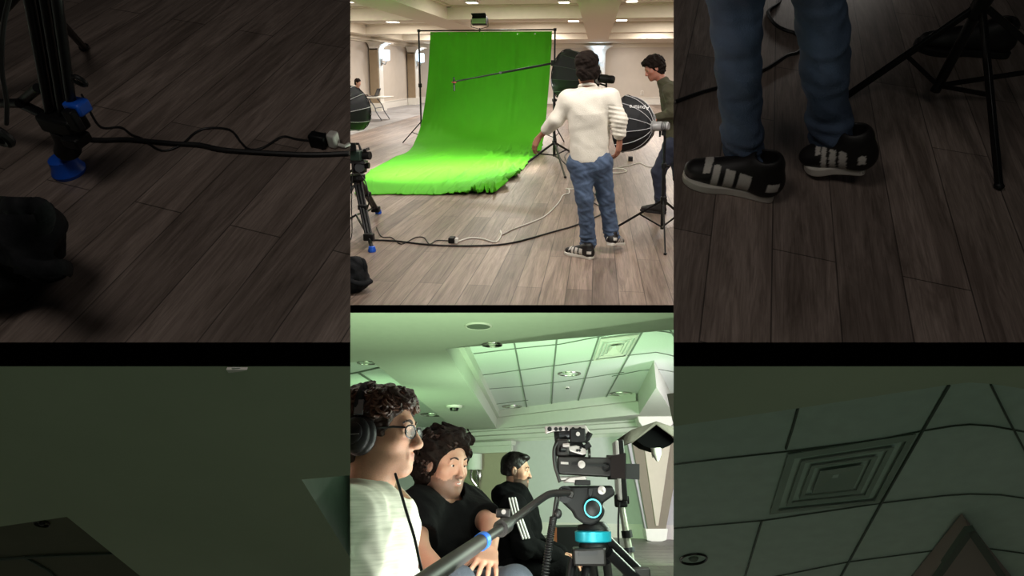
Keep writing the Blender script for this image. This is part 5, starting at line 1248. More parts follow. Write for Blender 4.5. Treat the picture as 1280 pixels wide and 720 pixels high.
# pan handle
t = thing(B, 'pan_handle', 'long dark bronze pan handle with a blue ring running down to the lower left', 'pan handle', k(711,617,-0.05))
P = [k(713,616.5,-0.05), k(703,616,-0.08), k(688,617.5,-0.13), k(674,625.5,-0.22), k(640,651,-0.42)]
ob('front_tube', MB().tube(smoothpath(P, 6), 0.0125, 12), m_brown, t)
a_ = B.at(640,651,YK-0.42); c_ = B.at(536,722,1.55); e_ = B.at(515,737,1.45)
ob('middle_tube', MB().cyl(a_, a_.lerp(c_, 0.52), 0.0135), m_brown, t)
ob('grip_tube', MB().cyl(a_.lerp(c_,0.45), e_, 0.0195), mat('grip_bronze', (30,25,23), 0.5, 0.1, namt=0.08), t)
ob('blue_ring', MB().cyl(a_.lerp(c_,0.445), a_.lerp(c_,0.485), 0.0222), mat('blue_anodised', (50,110,220), 0.3, 0.3), t)
m1 = a_.lerp(c_, 0.10); m2 = a_.lerp(c_, 0.20); cl = ob('clamp', MB().cyl(m1, m2, 0.024), m_brown, t); ob('clamp_tab', MB().box(m1+V3(-0.01,0,0.032), (0.045,0.03,0.025)), m_brown, cl, bevel=0.004); ob('clamp_screw', MB().cyl(m1+V3(-0.008,-0.014,0.036), m1+V3(-0.008,-0.022,0.036), 0.007), m_sil, cl)
ob('mount_lug', MB().prism([k(x,y,-0.065) for x,y in [(705,614.5),(716,613),(718,618),(716,623.5),(711,622),(705,619)]], V3(0,0.05,0)), m_brown, t, bevel=0.004)
# tripod of the lower room
t = thing(B, 'tripod', 'camera tripod with a bright teal collar, legs cut by bottom edge', 'tripod', V3(k(741,665,0.07).x, YK+0.07, 0))
c = k(741,663,0.07); d_ = c.y
ob('teal_collar', MB().lathe(c, (0,0,-1), [(0.062,0.0),(0.070,0.004),(0.070,0.036),(0.062,0.040)], 32), m_teal, t)
ob('grip_ring', MB().lathe(c-V3(0,0,0.0), (0,0,-1), [(0.052,0.04),(0.057,0.05),(0.057,0.07),(0.046,0.082)], 28), m_blkp, t)
ob('bowl', MB().lathe(c, (0,0,1), [(0.058,0.0),(0.062,0.006),(0.055,0.02)], 28), m_blkp, t)
ob('leg_block', MB().prism([k(x,y,0.0) for x,y in [(716,686),(757,684),(758,708),(717,708)]], V3(0,0.12,0)), m_brown, t, bevel=0.008, smooth=False)
ob('level_slot', MB().prism([k(x,y,-0.004) for x,y in [(723,689),(747,688.5),(747,694.5),(723,695)]], V3(0,0.01,0)), m_blk, t, smooth=False)
def legq(p0, p1, r=0.017):
    p0, p1 = Vector(p0), Vector(p1); d = (p1-p0); q = p0+d*(-p0.z/d.z); q.z = 0.015
    s__ = V3(0.028,0,0) if abs(d.x) < abs(d.z) else V3(0.0,0.02,0.02)
    lg = ob('leg', MB().cyl(p0-s__, q-s__*0.6, r).cyl(p0+s__, q+s__*0.6, r), m_blk, t); ob('rubber_foot', MB().ball(q, (0.04,0.04,0.015), 12), m_blkp, lg)
    ob('leg_clamp', MB().box(p0.lerp(q,0.12), (0.10,0.05,0.05)), m_brown, lg, bevel=0.006)
legq(k(725,703,0.05), k(722,722,-0.0)); legq(k(749,700,0.1), k(752,722,0.2)); 
pr0 = k(760,683,0.05); pr1 = k(799,722,0.12); legq(pr0, pr1, 0.02)
# coiled cable
mb = MB(); n = 34*12; A0 = [k(697,612,-0.09), k(694,630,-0.1), k(692,646,-0.1), k(689,664,-0.11), k(685,690,-0.12), k(681,722,-0.13), k(676,760,-0.14)]
path = smoothpath(A0[2:], 40); pts = []
L_ = len(path)
for i in range(n):
    u = i/(n-1)*(L_-1.001); p = path[int(u)].lerp(path[int(u)+1], u-int(u)); a = i/12*2*math.pi
    pts.append(p+V3(0.0115*math.cos(a), 0.0115*math.sin(a), 0))
t = thing(B, 'coiled_cable', 'black coiled cable hanging from the camera down to the bottom edge', 'cable', A0[0])
ob('coil', MB().tube(pts, 0.0032, 6), m_bcab, t); ob('straight_lead', MB().tube(smoothpath(A0[:3], 8), 0.006), m_bcab, t)
kn = k(697,642,-0.1); ob('plug', MB().torus(kn, V3(0.3,1,0.2), 0.012, 0.005, 16, 6).torus(kn+V3(0.004,0,0.012), V3(0.8,1,0.2), 0.010, 0.004, 16, 6) if False else MB().ball(kn, (0.016,0.014,0.018), 12), m_bcab, t)
ob('hanging_cable', MB().tube(smoothpath([k(701,610,-0.07), k(697,632,-0.08), k(690,655,-0.09), k(687,672,-0.09), k(688,700,-0.09)]), 0.004), m_bcab, fr=B, label='thin black cable beside the coiled cable under the camera', cat='cable')
# ------------------------------------------------------------------ cabinet and table in the back
Yc = 6.5
t = thing(B, 'cabinet', 'low dark cabinet with an orange wooden edge behind the tripod', 'cabinet', B.at(708,700,Yc))
ob('cabinet_body', MB().prism([B.at(x,y,Yc) for x,y in [(695.5,659),(726,658.5),(728,722),(695.5,722)]], V3(0,0.5,0)), m_blkp, t, smooth=False)
ob('wooden_edge', MB().prism([B.at(x,y,Yc-0.02) for x,y in [(693,660),(696,659.5),(696.5,722),(693.5,722)]], V3(0,0.5,0)), mat('orange_wood', (170,96,56), 0.5, namt=0.15, nscale=6), t, smooth=False)
Yt = 8.0; za = B.at(590,650,Yt).z
t = thing(B, 'side_table', 'pale table top seen between the two nearer seated men and the man in the hoodie', 'table', B.at(590,700,Yt))
xa, xb = B.at(560,650,Yt).x, B.at(622,650,Yt).x
ob('table_top', MB().box(((xa+xb)/2,Yt+0.3,za), (xb-xa,0.6,0.05)), mat('pale_green_top', (168,176,158), 0.5), t, bevel=0.008)
for x in (xa+0.06, xb-0.06):
    for y in (0.05, 0.55): ob('leg', MB().cyl((x,Yt+y,0), (x,Yt+y,za-0.02), 0.02), m_grey, t)
t = thing(B, 'equipment_case', 'small black case lying on the pale table behind the bearded man', 'case', B.at(586,648,Yt))
ob('case_body', MB().box(B.at(586,646.5,Yt+0.25), (0.2,0.2,0.05)), m_blkp, t, bevel=0.01); ob('handle', MB().tube(smoothpath([B.at(584,644,Yt+0.2), B.at(588,642,Yt+0.2), B.at(592,644,Yt+0.2)]), 0.008), m_blk, t)
# ------------------------------------------------------------------ the three seated men of the lower room
m_curly = mat('curly_brown_hair', (50,32,24), 0.5, namt=0.35, nscale=70, bump=0.6, bscale=120)
m_curl2 = mat('auburn_hair_strand', (74,46,34), 0.45, namt=0.3, nscale=80)
m_heather = knit('heather_knit', (206,208,190), (232,232,216), 150)
m_tee = mat('black_cotton', (9,10,10), 0.9, spec=0.1, namt=0.15, nscale=12, bump=0.3)
m_hood2 = mat('black_tracksuit', (10,11,12), 0.9, spec=0.1, namt=0.15, nscale=12, bump=0.3)
SK2 = s2l((214,164,138))
def curls(H, body, n, regions, r=0.0035, size=(0.014,0.026), m=None, seed=3, face=0.05):
    rnd = random.Random(seed); out = 0
    mb = MB()
    for i in range(n):
        for tr in range(20):
            th = rnd.uniform(0, 2*math.pi); z = rnd.uniform(-0.06, 0.105)
            if regions(th, z): break
        k_ = math.sqrt(max(0.05, 1-((z-0.03)/0.105)**2)); p = (0.088*k_*math.cos(th), -0.02+0.108*k_*math.sin(th), z+0.01)
        c = H.p(*p); nrm = (c-H.c).normalized(); s_ = rnd.uniform(*size)*H.s
        t1 = nrm.orthogonal().normalized(); t1 = (Matrix.Rotation(rnd.uniform(0,6.28), 3, nrm) @ t1); t2 = nrm.cross(t1)
        pts = []; tw = rnd.uniform(1.0, 1.8)
        for j in range(12):
            a = j/11*2*math.pi*tw; q = j/11
            pts.append(c+nrm*(0.004+0.006*math.sin(a*0.7)+0.010*q)+t1*math.cos(a)*s_*0.55*(1-0.3*q)+t2*math.sin(a)*s_*0.55*(1-0.3*q)-H.R @ V3(0,0,1)*q*0.012)
        mb.tube(pts, [r*H.s*(0.7+0.6*math.sin(math.pi*j/11)) for j in range(12)], 5)
    o = ob('hair_curls', mb, m, body, kind='stuff'); return o
def seatedlegs(J, F, r=(0.1,0.075,0.062)):
    for s_ in 'LR': F.cap(J['h'+s_], J['k'+s_], r[0], r[1], 0.03); F.cap(J['k'+s_], J['a'+s_], r[1]*0.95, r[2], 0.03)
    F.cap(J['hL'], J['hR'], r[0]*1.05, k=0.05)
def stool(x, y, z, label):
    t = thing(B, 'folding_chair', label, 'chair', (x, y, 0))
    ob('seat', MB().box((x,y,z), (0.42,0.42,0.035)), m_blkp, t, bevel=0.01); ob('backrest', MB().box((x-0.21,y,z+0.32), (0.03,0.40,0.18)), m_blkp, t, bevel=0.01)
    for a in (-1,1):
        for b_ in (-1,1): ob('leg', MB().cyl((x+a*0.18,y+b_*0.18,0), (x+a*0.17,y+b_*0.18,z-0.01), 0.012), m_grey, t)
        ob('back_post', MB().cyl((x-0.2,y+a*0.18,z), (x-0.22,y+a*0.18,z+0.4), 0.012), m_grey, t)
# --- nearest man with headphones and glasses
def man_near():
    Y = 1.86; at = B.at; f = V3(1,-0.06,0).normalized(); Jf[0] = f
    H = Head(at(472,543,Y), V3(1,-0.14,0.04), V3(0.0,0,1), 0.94, wide=1.0, long=1.26, jaw=1.02); H.s = 0.94
    neck = at(462,598,Y); ch = at(448,690,Y)
    J = dict(pel=ch+V3(-0.10,0,-0.34), chest=ch, neck=neck, sR=at(441,652,Y-0.17), sL=at(468,640,Y+0.19), eR=at(440,760,Y-0.16), eL=at(500,745,Y+0.2),
             wR=at(505,800,Y-0.1), wL=at(535,790,Y+0.12), hL=ch+V3(-0.08,0.10,-0.36), hR=ch+V3(-0.08,-0.10,-0.36))
    for s_, o in (('L',0.14),('R',-0.14)): J['k'+s_] = J['h'+s_]+V3(0.42,o*0.3,0.02); J['a'+s_] = V3(J['k'+s_].x+0.02, J['k'+s_].y, 0.10); J['f'+s_] = V3(1,0,0)
    t = thing(B, 'person', 'nearest seated man in profile with headphones, glasses and pale heather sweater', 'person', (J['pel'].x, Y, 0))
    hd = [(J['wR'], V3(1,0,-0.2), V3(0,0,1), 1, 0.5), (J['wL'], V3(1,0,-0.2), V3(0,0,1), -1, 0.5)]
    b = obn('body', build_body(J, H, 0.004, hd, skin=SK2, neck_r=0.062, beard=0.10, lip=(0.50,0.20,0.17)), m_skin, t)
    eyes(H, b); brows(H, b, m_curly, 0.004)
    obn('hair', hair_sdf(H, 0.0035, 0.016, 0.007, -0.10, 0.052, 95, extra=[((0,0.055,0.082),(0.066,0.05,0.028)), ((0,0.02,0.10),(0.07,0.08,0.035)), ((0,-0.09,-0.02),(0.075,0.04,0.07))]), m_curly, b)
    curls(H, b, 330, lambda th, z: (z > 0.055 or math.sin(th) < -0.1 or (z > 0.035 and math.sin(th) < 0.6)), 0.0034, (0.018,0.03), m_curl2, 5)
    # sweater
    F = SDF(*bbox([J[q] for q in ('pel','chest','neck','sL','sR','eL','eR','wL','wR')], 0.2), 0.0045)
    F.cap(J['pel'], J['chest'], 0.155, 0.165, 0.04, flat=0.8, fd=f); F.cap(J['sL'], J['sR'], 0.068, k=0.09); F.cap(J['chest'], neck-V3(0,0,0.045), 0.15, 0.075, 0.06, flat=0.85, fd=f)
    F.cap(J['chest']+f*0.04, J['chest']+f*0.05+V3(0,0,0.06), 0.11, 0.09, 0.06)
    for s_ in 'LR': F.cap(J['s'+s_], J['e'+s_], 0.073, 0.06, 0.05); F.cap(J['e'+s_], J['w'+s_], 0.058, 0.042, 0.03)
    F.warp(wr(28, 0.006)); F.warp(wr(60, 0.003, 1.0))
    F.cap(neck+V3(-0.02,0,0.06), neck+V3(0.03,0,-0.04), 0.074, 0.082, 0.01, 'sub')
    obn('sweater', F.mesh(), m_heather, b)
    F = SDF(*bbox([J[q] for q in ('hL','hR','kL','kR','aL','aR')], 0.16), 0.008); seatedlegs(J, F); obn('trousers', F.mesh(), m_denim2, b)
    for s_ in 'LR':
        a = J['a'+s_]; shoe(B, b, V3(a.x+0.19,a.y,0.0), V3(a.x-0.07,a.y,0.0), pattern=False, h=0.006)
    stool(J['pel'].x, Y, J['pel'].z-0.13, 'folding chair under the nearest seated man')
    # glasses
    mf = mat('glasses_frame', (20,20,22), 0.3); g = ob('glasses', MB().tube([H.p(-0.008,0.098,0.008), H.p(0,0.102,0.010), H.p(0.008,0.098,0.008)], 0.0018), mf, b, label='dark framed glasses')
    for sg in (-1, 1):
        pts = [H.p(sg*(0.034+0.026*math.cos(a)*(1+0.08*math.cos(2*a))), 0.094-0.008*abs(math.cos(a)+1)*0.6*(1 if sg*math.cos(a) > 0 else 0.4), -0.002+0.018*math.sin(a)) for a in [2*math.pi*i/20 for i in range(20)]]
        ob('lens_rim', MB().tube(pts+[pts[0],pts[1]], 0.0022, 6, cap=False), mf, g)
        ob('lens_glass', MB().add(pts+[sum(pts, V3(0,0,0))/20], [(i, (i+1) % 20, 20) for i in range(20)]), MATS['clear_lens'], g)
        ob('temple', MB().tube([H.p(sg*0.060,0.083,0.008), H.p(sg*0.076,0.060,0.010), H.p(sg*0.082,0.0,0.008), H.p(sg*0.082,-0.02,-0.005)], 0.0028, 6), mf, g)
    # headphones
    t2 = thing(B, 'headphones', 'black over-ear headphones worn by the nearest seated man', 'headphones', H.p(0,-0.01,0.13))
    for sg in (-1, 1):
        side = (H.R @ V3(sg,0,0)); c = H.p(sg*0.092,-0.012,-0.010)
        mR = basis(H.R @ V3(0,1,0), H.R @ V3(0,0,1)).to_4x4()
        ob('ear_cushion', MB().ball(c, (0.022,0.046,0.050), 24, mR), mat('cushion_leather', (26,25,26), 0.45, bump=0.2), t2)
        cup = ob('ear_cup', MB().ball(c+side*0.022+H.R @ V3(0,-0.004,0), (0.020,0.040,0.046), 24, mR), m_blkp, t2)
        ob('cup_disc', MB().lathe(c+side*0.036+H.R @ V3(0,-0.006,0.004), side, [(0.027,0),(0.027,0.007),(0.022,0.010),(0.001,0.010)], 28, False), m_blk, cup)
        ob('disc_groove', MB().bar(c+side*0.047+H.R @ V3(0,-0.028,0.0), c+side*0.047+H.R @ V3(0,0.016,0.0), 0.002, 0.0016), m_silv, cup)
        ob('rivet', MB().ball(c+side*0.040+H.R @ V3(0,-0.012,-0.033), (0.003,)*3, 8), m_silv, cup)
        ob('yoke', MB().bar(c+side*0.018+H.R @ V3(0,-0.002,0.05), c+side*0.006+H.R @ V3(0,-0.004,0.090), 0.024, 0.008), m_grey, t2, bevel=0.002)
    pts = [H.p(0.097*math.cos(a), -0.015, 0.055+0.082*math.sin(a)) for a in [math.pi*i/16 for i in range(17)]]
    ob('headband', MB().tube(pts, 0.019, 10, flat=0.38), m_blkf, t2)
    cb = [at(494,592,Y-0.18), at(500,612,Y-0.2), at(509,643,Y-0.22), at(518,672,Y-0.24), at(524,700,Y-0.25), at(532,735,Y-0.25)]
    ob('headphone_cable', MB().tube(smoothpath(cb), 0.0035), m_bcab, fr=B, label='thin black headphone cable hanging in front of the bearded man', cat='cable')
def glass():
    m = bpy.data.materials.new('clear_lens'); m.use_nodes = True; nt = m.node_tree; b = nt.nodes['Principled BSDF']
    b.inputs['Base Color'].default_value = (0.9,0.95,0.95,1); b.inputs['Roughness'].default_value = 0.05; b.inputs['Alpha'].default_value = 0.18; MATS['clear_lens'] = m
glass(); man_near()
# --- smiling man in the black T-shirt
def man_middle():
    Y = 2.95; at = B.at; f = V3(0.75,-0.6,0).normalized(); Jf[0] = V3(0.55,-0.8,0).normalized()
    H = Head(at(557,580,Y), V3(0.80,-0.62,-0.12), V3(0.12,-0.1,1), 1.02, jaw=1.15, wide=1.06)
    J = dict(pel=at(540,745,Y+0.05), chest=at(551,668,Y+0.03), neck=at(551,617,Y+0.02), sR=at(519,641,Y-0.12), sL=at(586,636,Y+0.16), eR=at(524,690,Y-0.24), wR=at(560,724,Y-0.42),
             eL=at(614,657,Y-0.05), wL=at(612,690,Y-0.36), hR=at(540,758,Y-0.1), hL=at(575,752,Y+0.1), kR=at(570,745,Y-0.5), kL=at(642,742,Y-0.38))
    for s_ in 'LR': J['a'+s_] = V3(J['k'+s_].x+0.03, J['k'+s_].y-0.03, 0.10); J['f'+s_] = V3(0.7,-0.6,0)
    t = thing(B, 'person', 'smiling bearded man with curly dark hair in a black T-shirt, hand on his knee', 'person', (J['pel'].x, J['pel'].y, 0))
    hd = [(J['wL'], (at(605,712,Y-0.50)-J['wL']), V3(0.1,-0.8,0.6), 1, 0.35, 1.05, 0.25), (J['wR'], V3(1,-0.5,-0.15), V3(0,0,1), 1, 0.4)]
    b = obn('body', build_body(J, H, 0.0045, hd, skin=SK2, neck_r=0.066, beard=0.7, beard_c=(0.10,0.055,0.038), arm_r=1.0, lip=(0.5,0.2,0.18)), m_skin, t)
    eyes(H, b); brows(H, b, m_curly, 0.005)
    P = [H.p(x,0.089-abs(x)*0.25,-0.0668+x*x*12) for x in (-0.016,-0.008,0,0.008,0.016)]
    ob('teeth', MB().tube(smoothpath(P[1:4], 3), 0.0022, 6), m_eye, b)
    obn('hair', hair_sdf(H, 0.0045, 0.026, 0.011, -0.12, 0.062, 70, extra=[((0,0.05,0.10),(0.085,0.055,0.04)), ((0.06,-0.01,0.04),(0.05,0.06,0.08)), ((-0.06,-0.01,0.04),(0.05,0.06,0.08)), ((0,-0.09,-0.04),(0.09,0.05,0.08))]), m_hairdark, b)
    curls(H, b, 160, lambda th, z: (z > 0.06 or math.sin(th) < 0.1), 0.0042, (0.02,0.034), m_curly, 8)
    F = SDF(*bbox([J[q] for q in ('pel','chest','neck','sL','sR','eL','eR')], 0.22), 0.005); fd = Jf[0]
    F.cap(J['pel'], J['chest'], 0.185, 0.185, 0.04, flat=0.8, fd=fd); F.cap(J['sL'], J['sR'], 0.080, k=0.1); F.cap(J['chest'], J['neck']-V3(0,0,0.04), 0.165, 0.082, 0.07, flat=0.85, fd=fd)
    F.cap(J['sR'], J['sR'].lerp(J['eR'], 0.62), 0.085, 0.079, 0.05); F.cap(J['sL'], J['sL'].lerp(J['eL'], 0.74), 0.083, 0.074, 0.05)
    F.warp(wr(24, 0.007)); F.warp(wr(52, 0.004, 1.0)); F.cap(J['neck']+V3(0,0,0.08), J['neck']+fd*0.035-V3(0,0,0.032), 0.085, 0.088, 0.01, 'sub')
    for s_, k_ in (('R',0.62),('L',0.74)):
        e = J['s'+s_].lerp(J['e'+s_], k_); dd = (J['e'+s_]-J['s'+s_]).normalized(); F.cap(e+dd*0.075, e+dd*0.14, 0.095, k=0.006, op='sub')
    obn('t_shirt', F.mesh(), m_tee, b)
    F = SDF(*bbox([J[q] for q in ('hL','hR','kL','kR','aL','aR')], 0.16), 0.007); seatedlegs(J, F, (0.105,0.082,0.065)); F.warp(wr(40,0.004)); obn('jeans', F.mesh(), m_denim3, b)
    for s_ in 'LR':
        a = J['a'+s_]; shoe(B, b, V3(a.x+0.14,a.y-0.11,0.0), V3(a.x-0.05,a.y+0.05,0.0), pattern=False, h=0.006)
    stool(J['pel'].x, J['pel'].y+0.05, J['pel'].z-0.16, 'folding chair under the smiling man in black')
m_denim3 = mat('grey_jeans', (84,92,104), 0.85, namt=0.15, nscale=10, bump=0.3, bscale=300)
man_middle()
# --- man in the striped black hoodie
def man_far():
    Y = 5.0; at = B.at; f = V3(1,-0.1,0).normalized(); Jf[0] = f
    H = Head(at(646,589,Y), V3(1,-0.12,-0.05), V3(0,0,1), 0.98, jaw=1.1)
    J = dict(pel=at(641,705,Y), chest=at(648,655,Y), neck=at(645,614,Y), sR=at(642,636,Y-0.18), sL=at(652,634,Y+0.19), eR=at(655,682,Y-0.25), wR=at(697,694,Y-0.14),
             eL=at(668,680,Y+0.22), wL=at(701,692,Y+0.04), hR=at(643,716,Y-0.1), hL=at(645,716,Y+0.1), kR=at(706,712,Y-0.14), kL=at(706,710,Y+0.14))
    for s_ in 'LR': J['a'+s_] = V3(J['k'+s_].x+0.03, J['k'+s_].y, 0.10); J['f'+s_] = V3(1,0,0)
    t = thing(B, 'person', 'bearded man in profile wearing a black hoodie with three white sleeve stripes', 'person', (J['pel'].x, Y, 0))
    hd = [(J['wR'], V3(1,0.35,-0.25), V3(0,-0.3,1), 1, 0.45), (J['wL'], V3(1,-0.4,-0.2), V3(0,0.3,1), -1, 0.45)]
    b = obn('body', build_body(J, H, 0.0055, hd, skin=SK2, beard=0.9, neck_r=0.062), m_skin, t)
    eyes(H, b); brows(H, b, m_hairdark, 0.0045)
    obn('hair', hair_sdf(H, 0.005, 0.006, 0.0015, -0.05, 0.06, 60, extra=[((0,0.05,0.095),(0.06,0.045,0.025))], nape=0.06), mat('short_black_hair', (20,15,13), 0.5, namt=0.3, nscale=80, bump=0.5), b)
    F = SDF(*bbox([J[q] for q in ('pel','chest','neck','sL','sR','eL','eR','wL','wR')], 0.22), 0.006)
    F.cap(J['pel'], J['chest'], 0.165, 0.175, 0.04, flat=0.85, fd=f); F.cap(J['sL'], J['sR'], 0.082, k=0.1); F.cap(J['chest'], J['neck'], 0.155, 0.08, 0.06)
    for s_ in 'LR': F.cap(J['s'+s_], J['e'+s_], 0.085, 0.07, 0.04); F.cap(J['e'+s_], J['w'+s_], 0.068, 0.05, 0.03)
    F.ell(at(629,618,Y), (0.085,0.13,0.075), None, 0.04); F.cap(at(634,611,Y-0.07), at(654,615,Y-0.07), 0.03, 0.025, 0.03); F.cap(at(634,611,Y+0.07), at(654,615,Y+0.07), 0.03, 0.025, 0.03)
    F.warp(wr(24, 0.007)); F.warp(wr(50, 0.004, 1.0)); nm = F.mesh(); hd_ = obn('hoodie', nm, m_hood2, b)
    # stripes lie on the sleeve: points of the sleeve surface nearest the drawn lines, lifted 2 mm
    vv = nm.v; cam0 = np.array([0,0,B.h])
    def surf(x, y):
        d = np.array(tuple(B.ray(x, y))); d /= np.linalg.norm(d); w_ = vv-cam0; tt = w_ @ d; dist = np.linalg.norm(w_-tt[:, None]*d, axis=1)
        near = tt[dist < 0.012]; return Vector(cam0+d*((near.min() if len(near) else 5.0)-0.004))
    for g in (((636.5,623),(642,646)), ((645.5,650),(654,674))):
        for k_ in range(3):
            a, c = g; o_ = k_*3.7; P = [surf(a[0]+(c[0]-a[0])*u+o_, a[1]+(c[1]-a[1])*u-k_*0.4) for u in [i/8 for i in range(9)]]
            ob('sleeve_stripe', MB().tube(P, 0.0068, 8, flat=1.0), m_wtext2, hd_, label='white sleeve stripe')
    F = SDF(*bbox([J[q] for q in ('hL','hR','kL','kR','aL','aR')], 0.16), 0.009); seatedlegs(J, F, (0.10,0.078,0.062)); obn('trousers', F.mesh(), m_hood2, b)
    for s_ in 'LR':
        a = J['a'+s_]; shoe(B, b, V3(a.x+0.19,a.y,0.0), V3(a.x-0.07,a.y,0.0), pattern=False, h=0.008)
    stool(J['pel'].x, Y, J['pel'].z-0.17, 'folding chair under the man in the striped hoodie')
m_wtext2 = mat('white_stripe_fabric', (232,232,228), 0.8, namt=0.0)
man_far()
# ------------------------------------------------------------------ left raked floor: tripod, cables, adapter, bag
ft = S.pl(88,216); fy = ft.y
hubS = S.at(44,-58,fy+0.02)
tS = thing(S, 'tripod', 'big dim camera tripod with a blue foot on the left side floor', 'tripod', ft)
leg = None
for i_, (xa_, xb_) in enumerate(((34,64),(43,71),(53,79),(63,86),(70,92))):
    dy_ = 0.02 if i_ % 2 else 0.0
    mbx = MB().cyl(S.at(xa_-3,-30,fy+dy_), S.at(xb_,150,fy+dy_), 0.0115 if i_ in (0,4) else 0.0095)
    o_ = ob('leg_tube', mbx, m_blk, tS)
ob('leg_clamp', MB().box(S.at(79,152,fy), (0.11,0.06,0.05)), m_blkp, tS, bevel=0.008); ob('lever', MB().box(S.at(92,150,fy-0.03), (0.03,0.02,0.06)), m_blkp, tS, bevel=0.004)
ob('ankle', MB().lathe(S.at(80,160,fy), S.at(86,196,fy)-S.at(80,160,fy), [(0.034,0),(0.03,0.03),(0.026,0.06),(0.033,0.09),(0.03,0.10)], 18), m_blkp, tS)
ob('rubber_foot', MB().lathe(ft, (0,0,1), [(0.040,0.0),(0.044,0.012),(0.036,0.03),(0.034,0.055),(0.024,0.06)], 20), m_blue, tS)
ob('leg', MB().cyl(S.at(30,-30,fy+0.3), S.pl(-150,170), 0.03), m_blk, tS)
ob('rear_leg', MB().cyl(S.at(60,10,fy+0.25), S.pl(107,63)+V3(0,0,0.012), 0.011), m_blk, tS); ob('rear_foot', MB().ball(S.pl(107,63)+V3(0,0,0.014), (0.018,0.018,0.014), 10), m_blkp, tS)
j0 = S.at(25,129,fy+0.05); 
for a, b_ in (((-40,129),(25,129)), ((25,129),(56,144)), ((25,129),(48,110))): ob('spreader_arm', MB().cyl(S.at(*a,fy+0.05), S.at(*b_,fy+0.03), 0.013), m_blk, tS)
ob('blue_clip', MB().box(S.at(97,133,fy), (0.05,0.04,0.035)), m_blue, tS, bevel=0.006)
ob('cable_hook', MB().torus(S.at(99,101,fy-0.02), (0,1,0.3), 0.016, 0.005, 18, 6), m_blkp, tS)
ob('hook_block', MB().box(S.at(96,174,fy-0.02), (0.05,0.05,0.03)), m_blkp, tS, bevel=0.005)
def scale_px(pts, o=(0,0)): return [(o[0]+x/2.922, o[1]+y/2.922) for x, y in pts]
cable(S, 'power_cable', scale_px([(285,508),(380,512),(460,510),(560,518),(640,525),(730,530),(820,548),(1000,560),(1150,565),(1275,560)]), 0.0075, m_bcab, 'thick black cable running across the dim left side floor')
cable(S, 'power_cable', scale_px([(298,345),(330,410),(370,465),(440,465),(480,492),(520,508),(590,550),(660,530),(710,487),(760,468),(840,475),(880,520),(910,545),(960,540),(1030,500),(1080,508),(1135,515)]), 0.0036, m_bcab, 'thin looping black cable on the dim left side floor')
P = [S.at(12,-5,fy-0.2), S.at(4,35,fy-0.2), S.at(2,85,fy-0.2), S.at(8,125,fy-0.2), S.at(8,155,fy-0.2)]
ob('hanging_cable', MB().tube(smoothpath(P), 0.0045), m_bcab, fr=S, label='thin cord hanging in a curve left of the dim tripod', cat='cable')
ob('cable_loop', MB().torus(S.at(-1,170,fy-0.2), (0,1,0.2), 0.025, 0.01, 18, 8), m_bcab, fr=S, label='black cable ring cut by the left picture edge', cat='cable')
c = S.pl(400,183); t = thing(S, 'power_adapter', 'black power adapter with white plug at the right of the left side floor', 'adapter', c)
ob('adapter_block', MB().box(c+V3(0,0,0.024), (0.052,0.03,0.044)), m_blkp, t, bevel=0.006); 
for kx in (-0.018, 0.018): ob('edge_rib', MB().box(c+V3(kx,0,0.024), (0.004,0.033,0.040)), m_blkp, t)
c2_ = S.pl(418.5,183); ob('plug', MB().box(c2_+V3(0,0,0.026), (0.028,0.03,0.048)), m_wcab, t, bevel=0.006)
ob('plug_cord', MB().tube([c2_+V3(0.01,0,0.01), c2_+V3(0.035,0,0.008), S.pl(437,182)+V3(0,0,0.006)], 0.006), m_wcab, t)
bb = S.pl(20,371); yb = bb.y
bag_sdf(S, [(S.at(20,292,yb+0.05), (0.11,0.07,0.095)), (S.at(-30,300,yb+0.05), (0.12,0.09,0.11)), (S.at(5,350,yb+0.0), (0.08,0.06,0.05)), (S.at(45,333,yb-0.02), (0.085,0.03,0.022)), (S.at(-20,335,yb), (0.12,0.06,0.04)), (S.at(44,275,yb+0.05), (0.035,0.04,0.045))],
        'slumped black bag with a strap on the dim left side floor', 0.006, [[S.at(20,332,yb-0.06), S.at(55,336,yb-0.05), S.at(78,334,yb-0.03), S.at(88,337,yb)], [S.at(36,258,yb), S.at(50,258,yb), S.at(58,275,yb), S.at(54,292,yb)], [S.at(-5,255,yb), S.at(15,257,yb-0.02), S.at(40,257,yb)]], (bb.x, bb.y, 0))
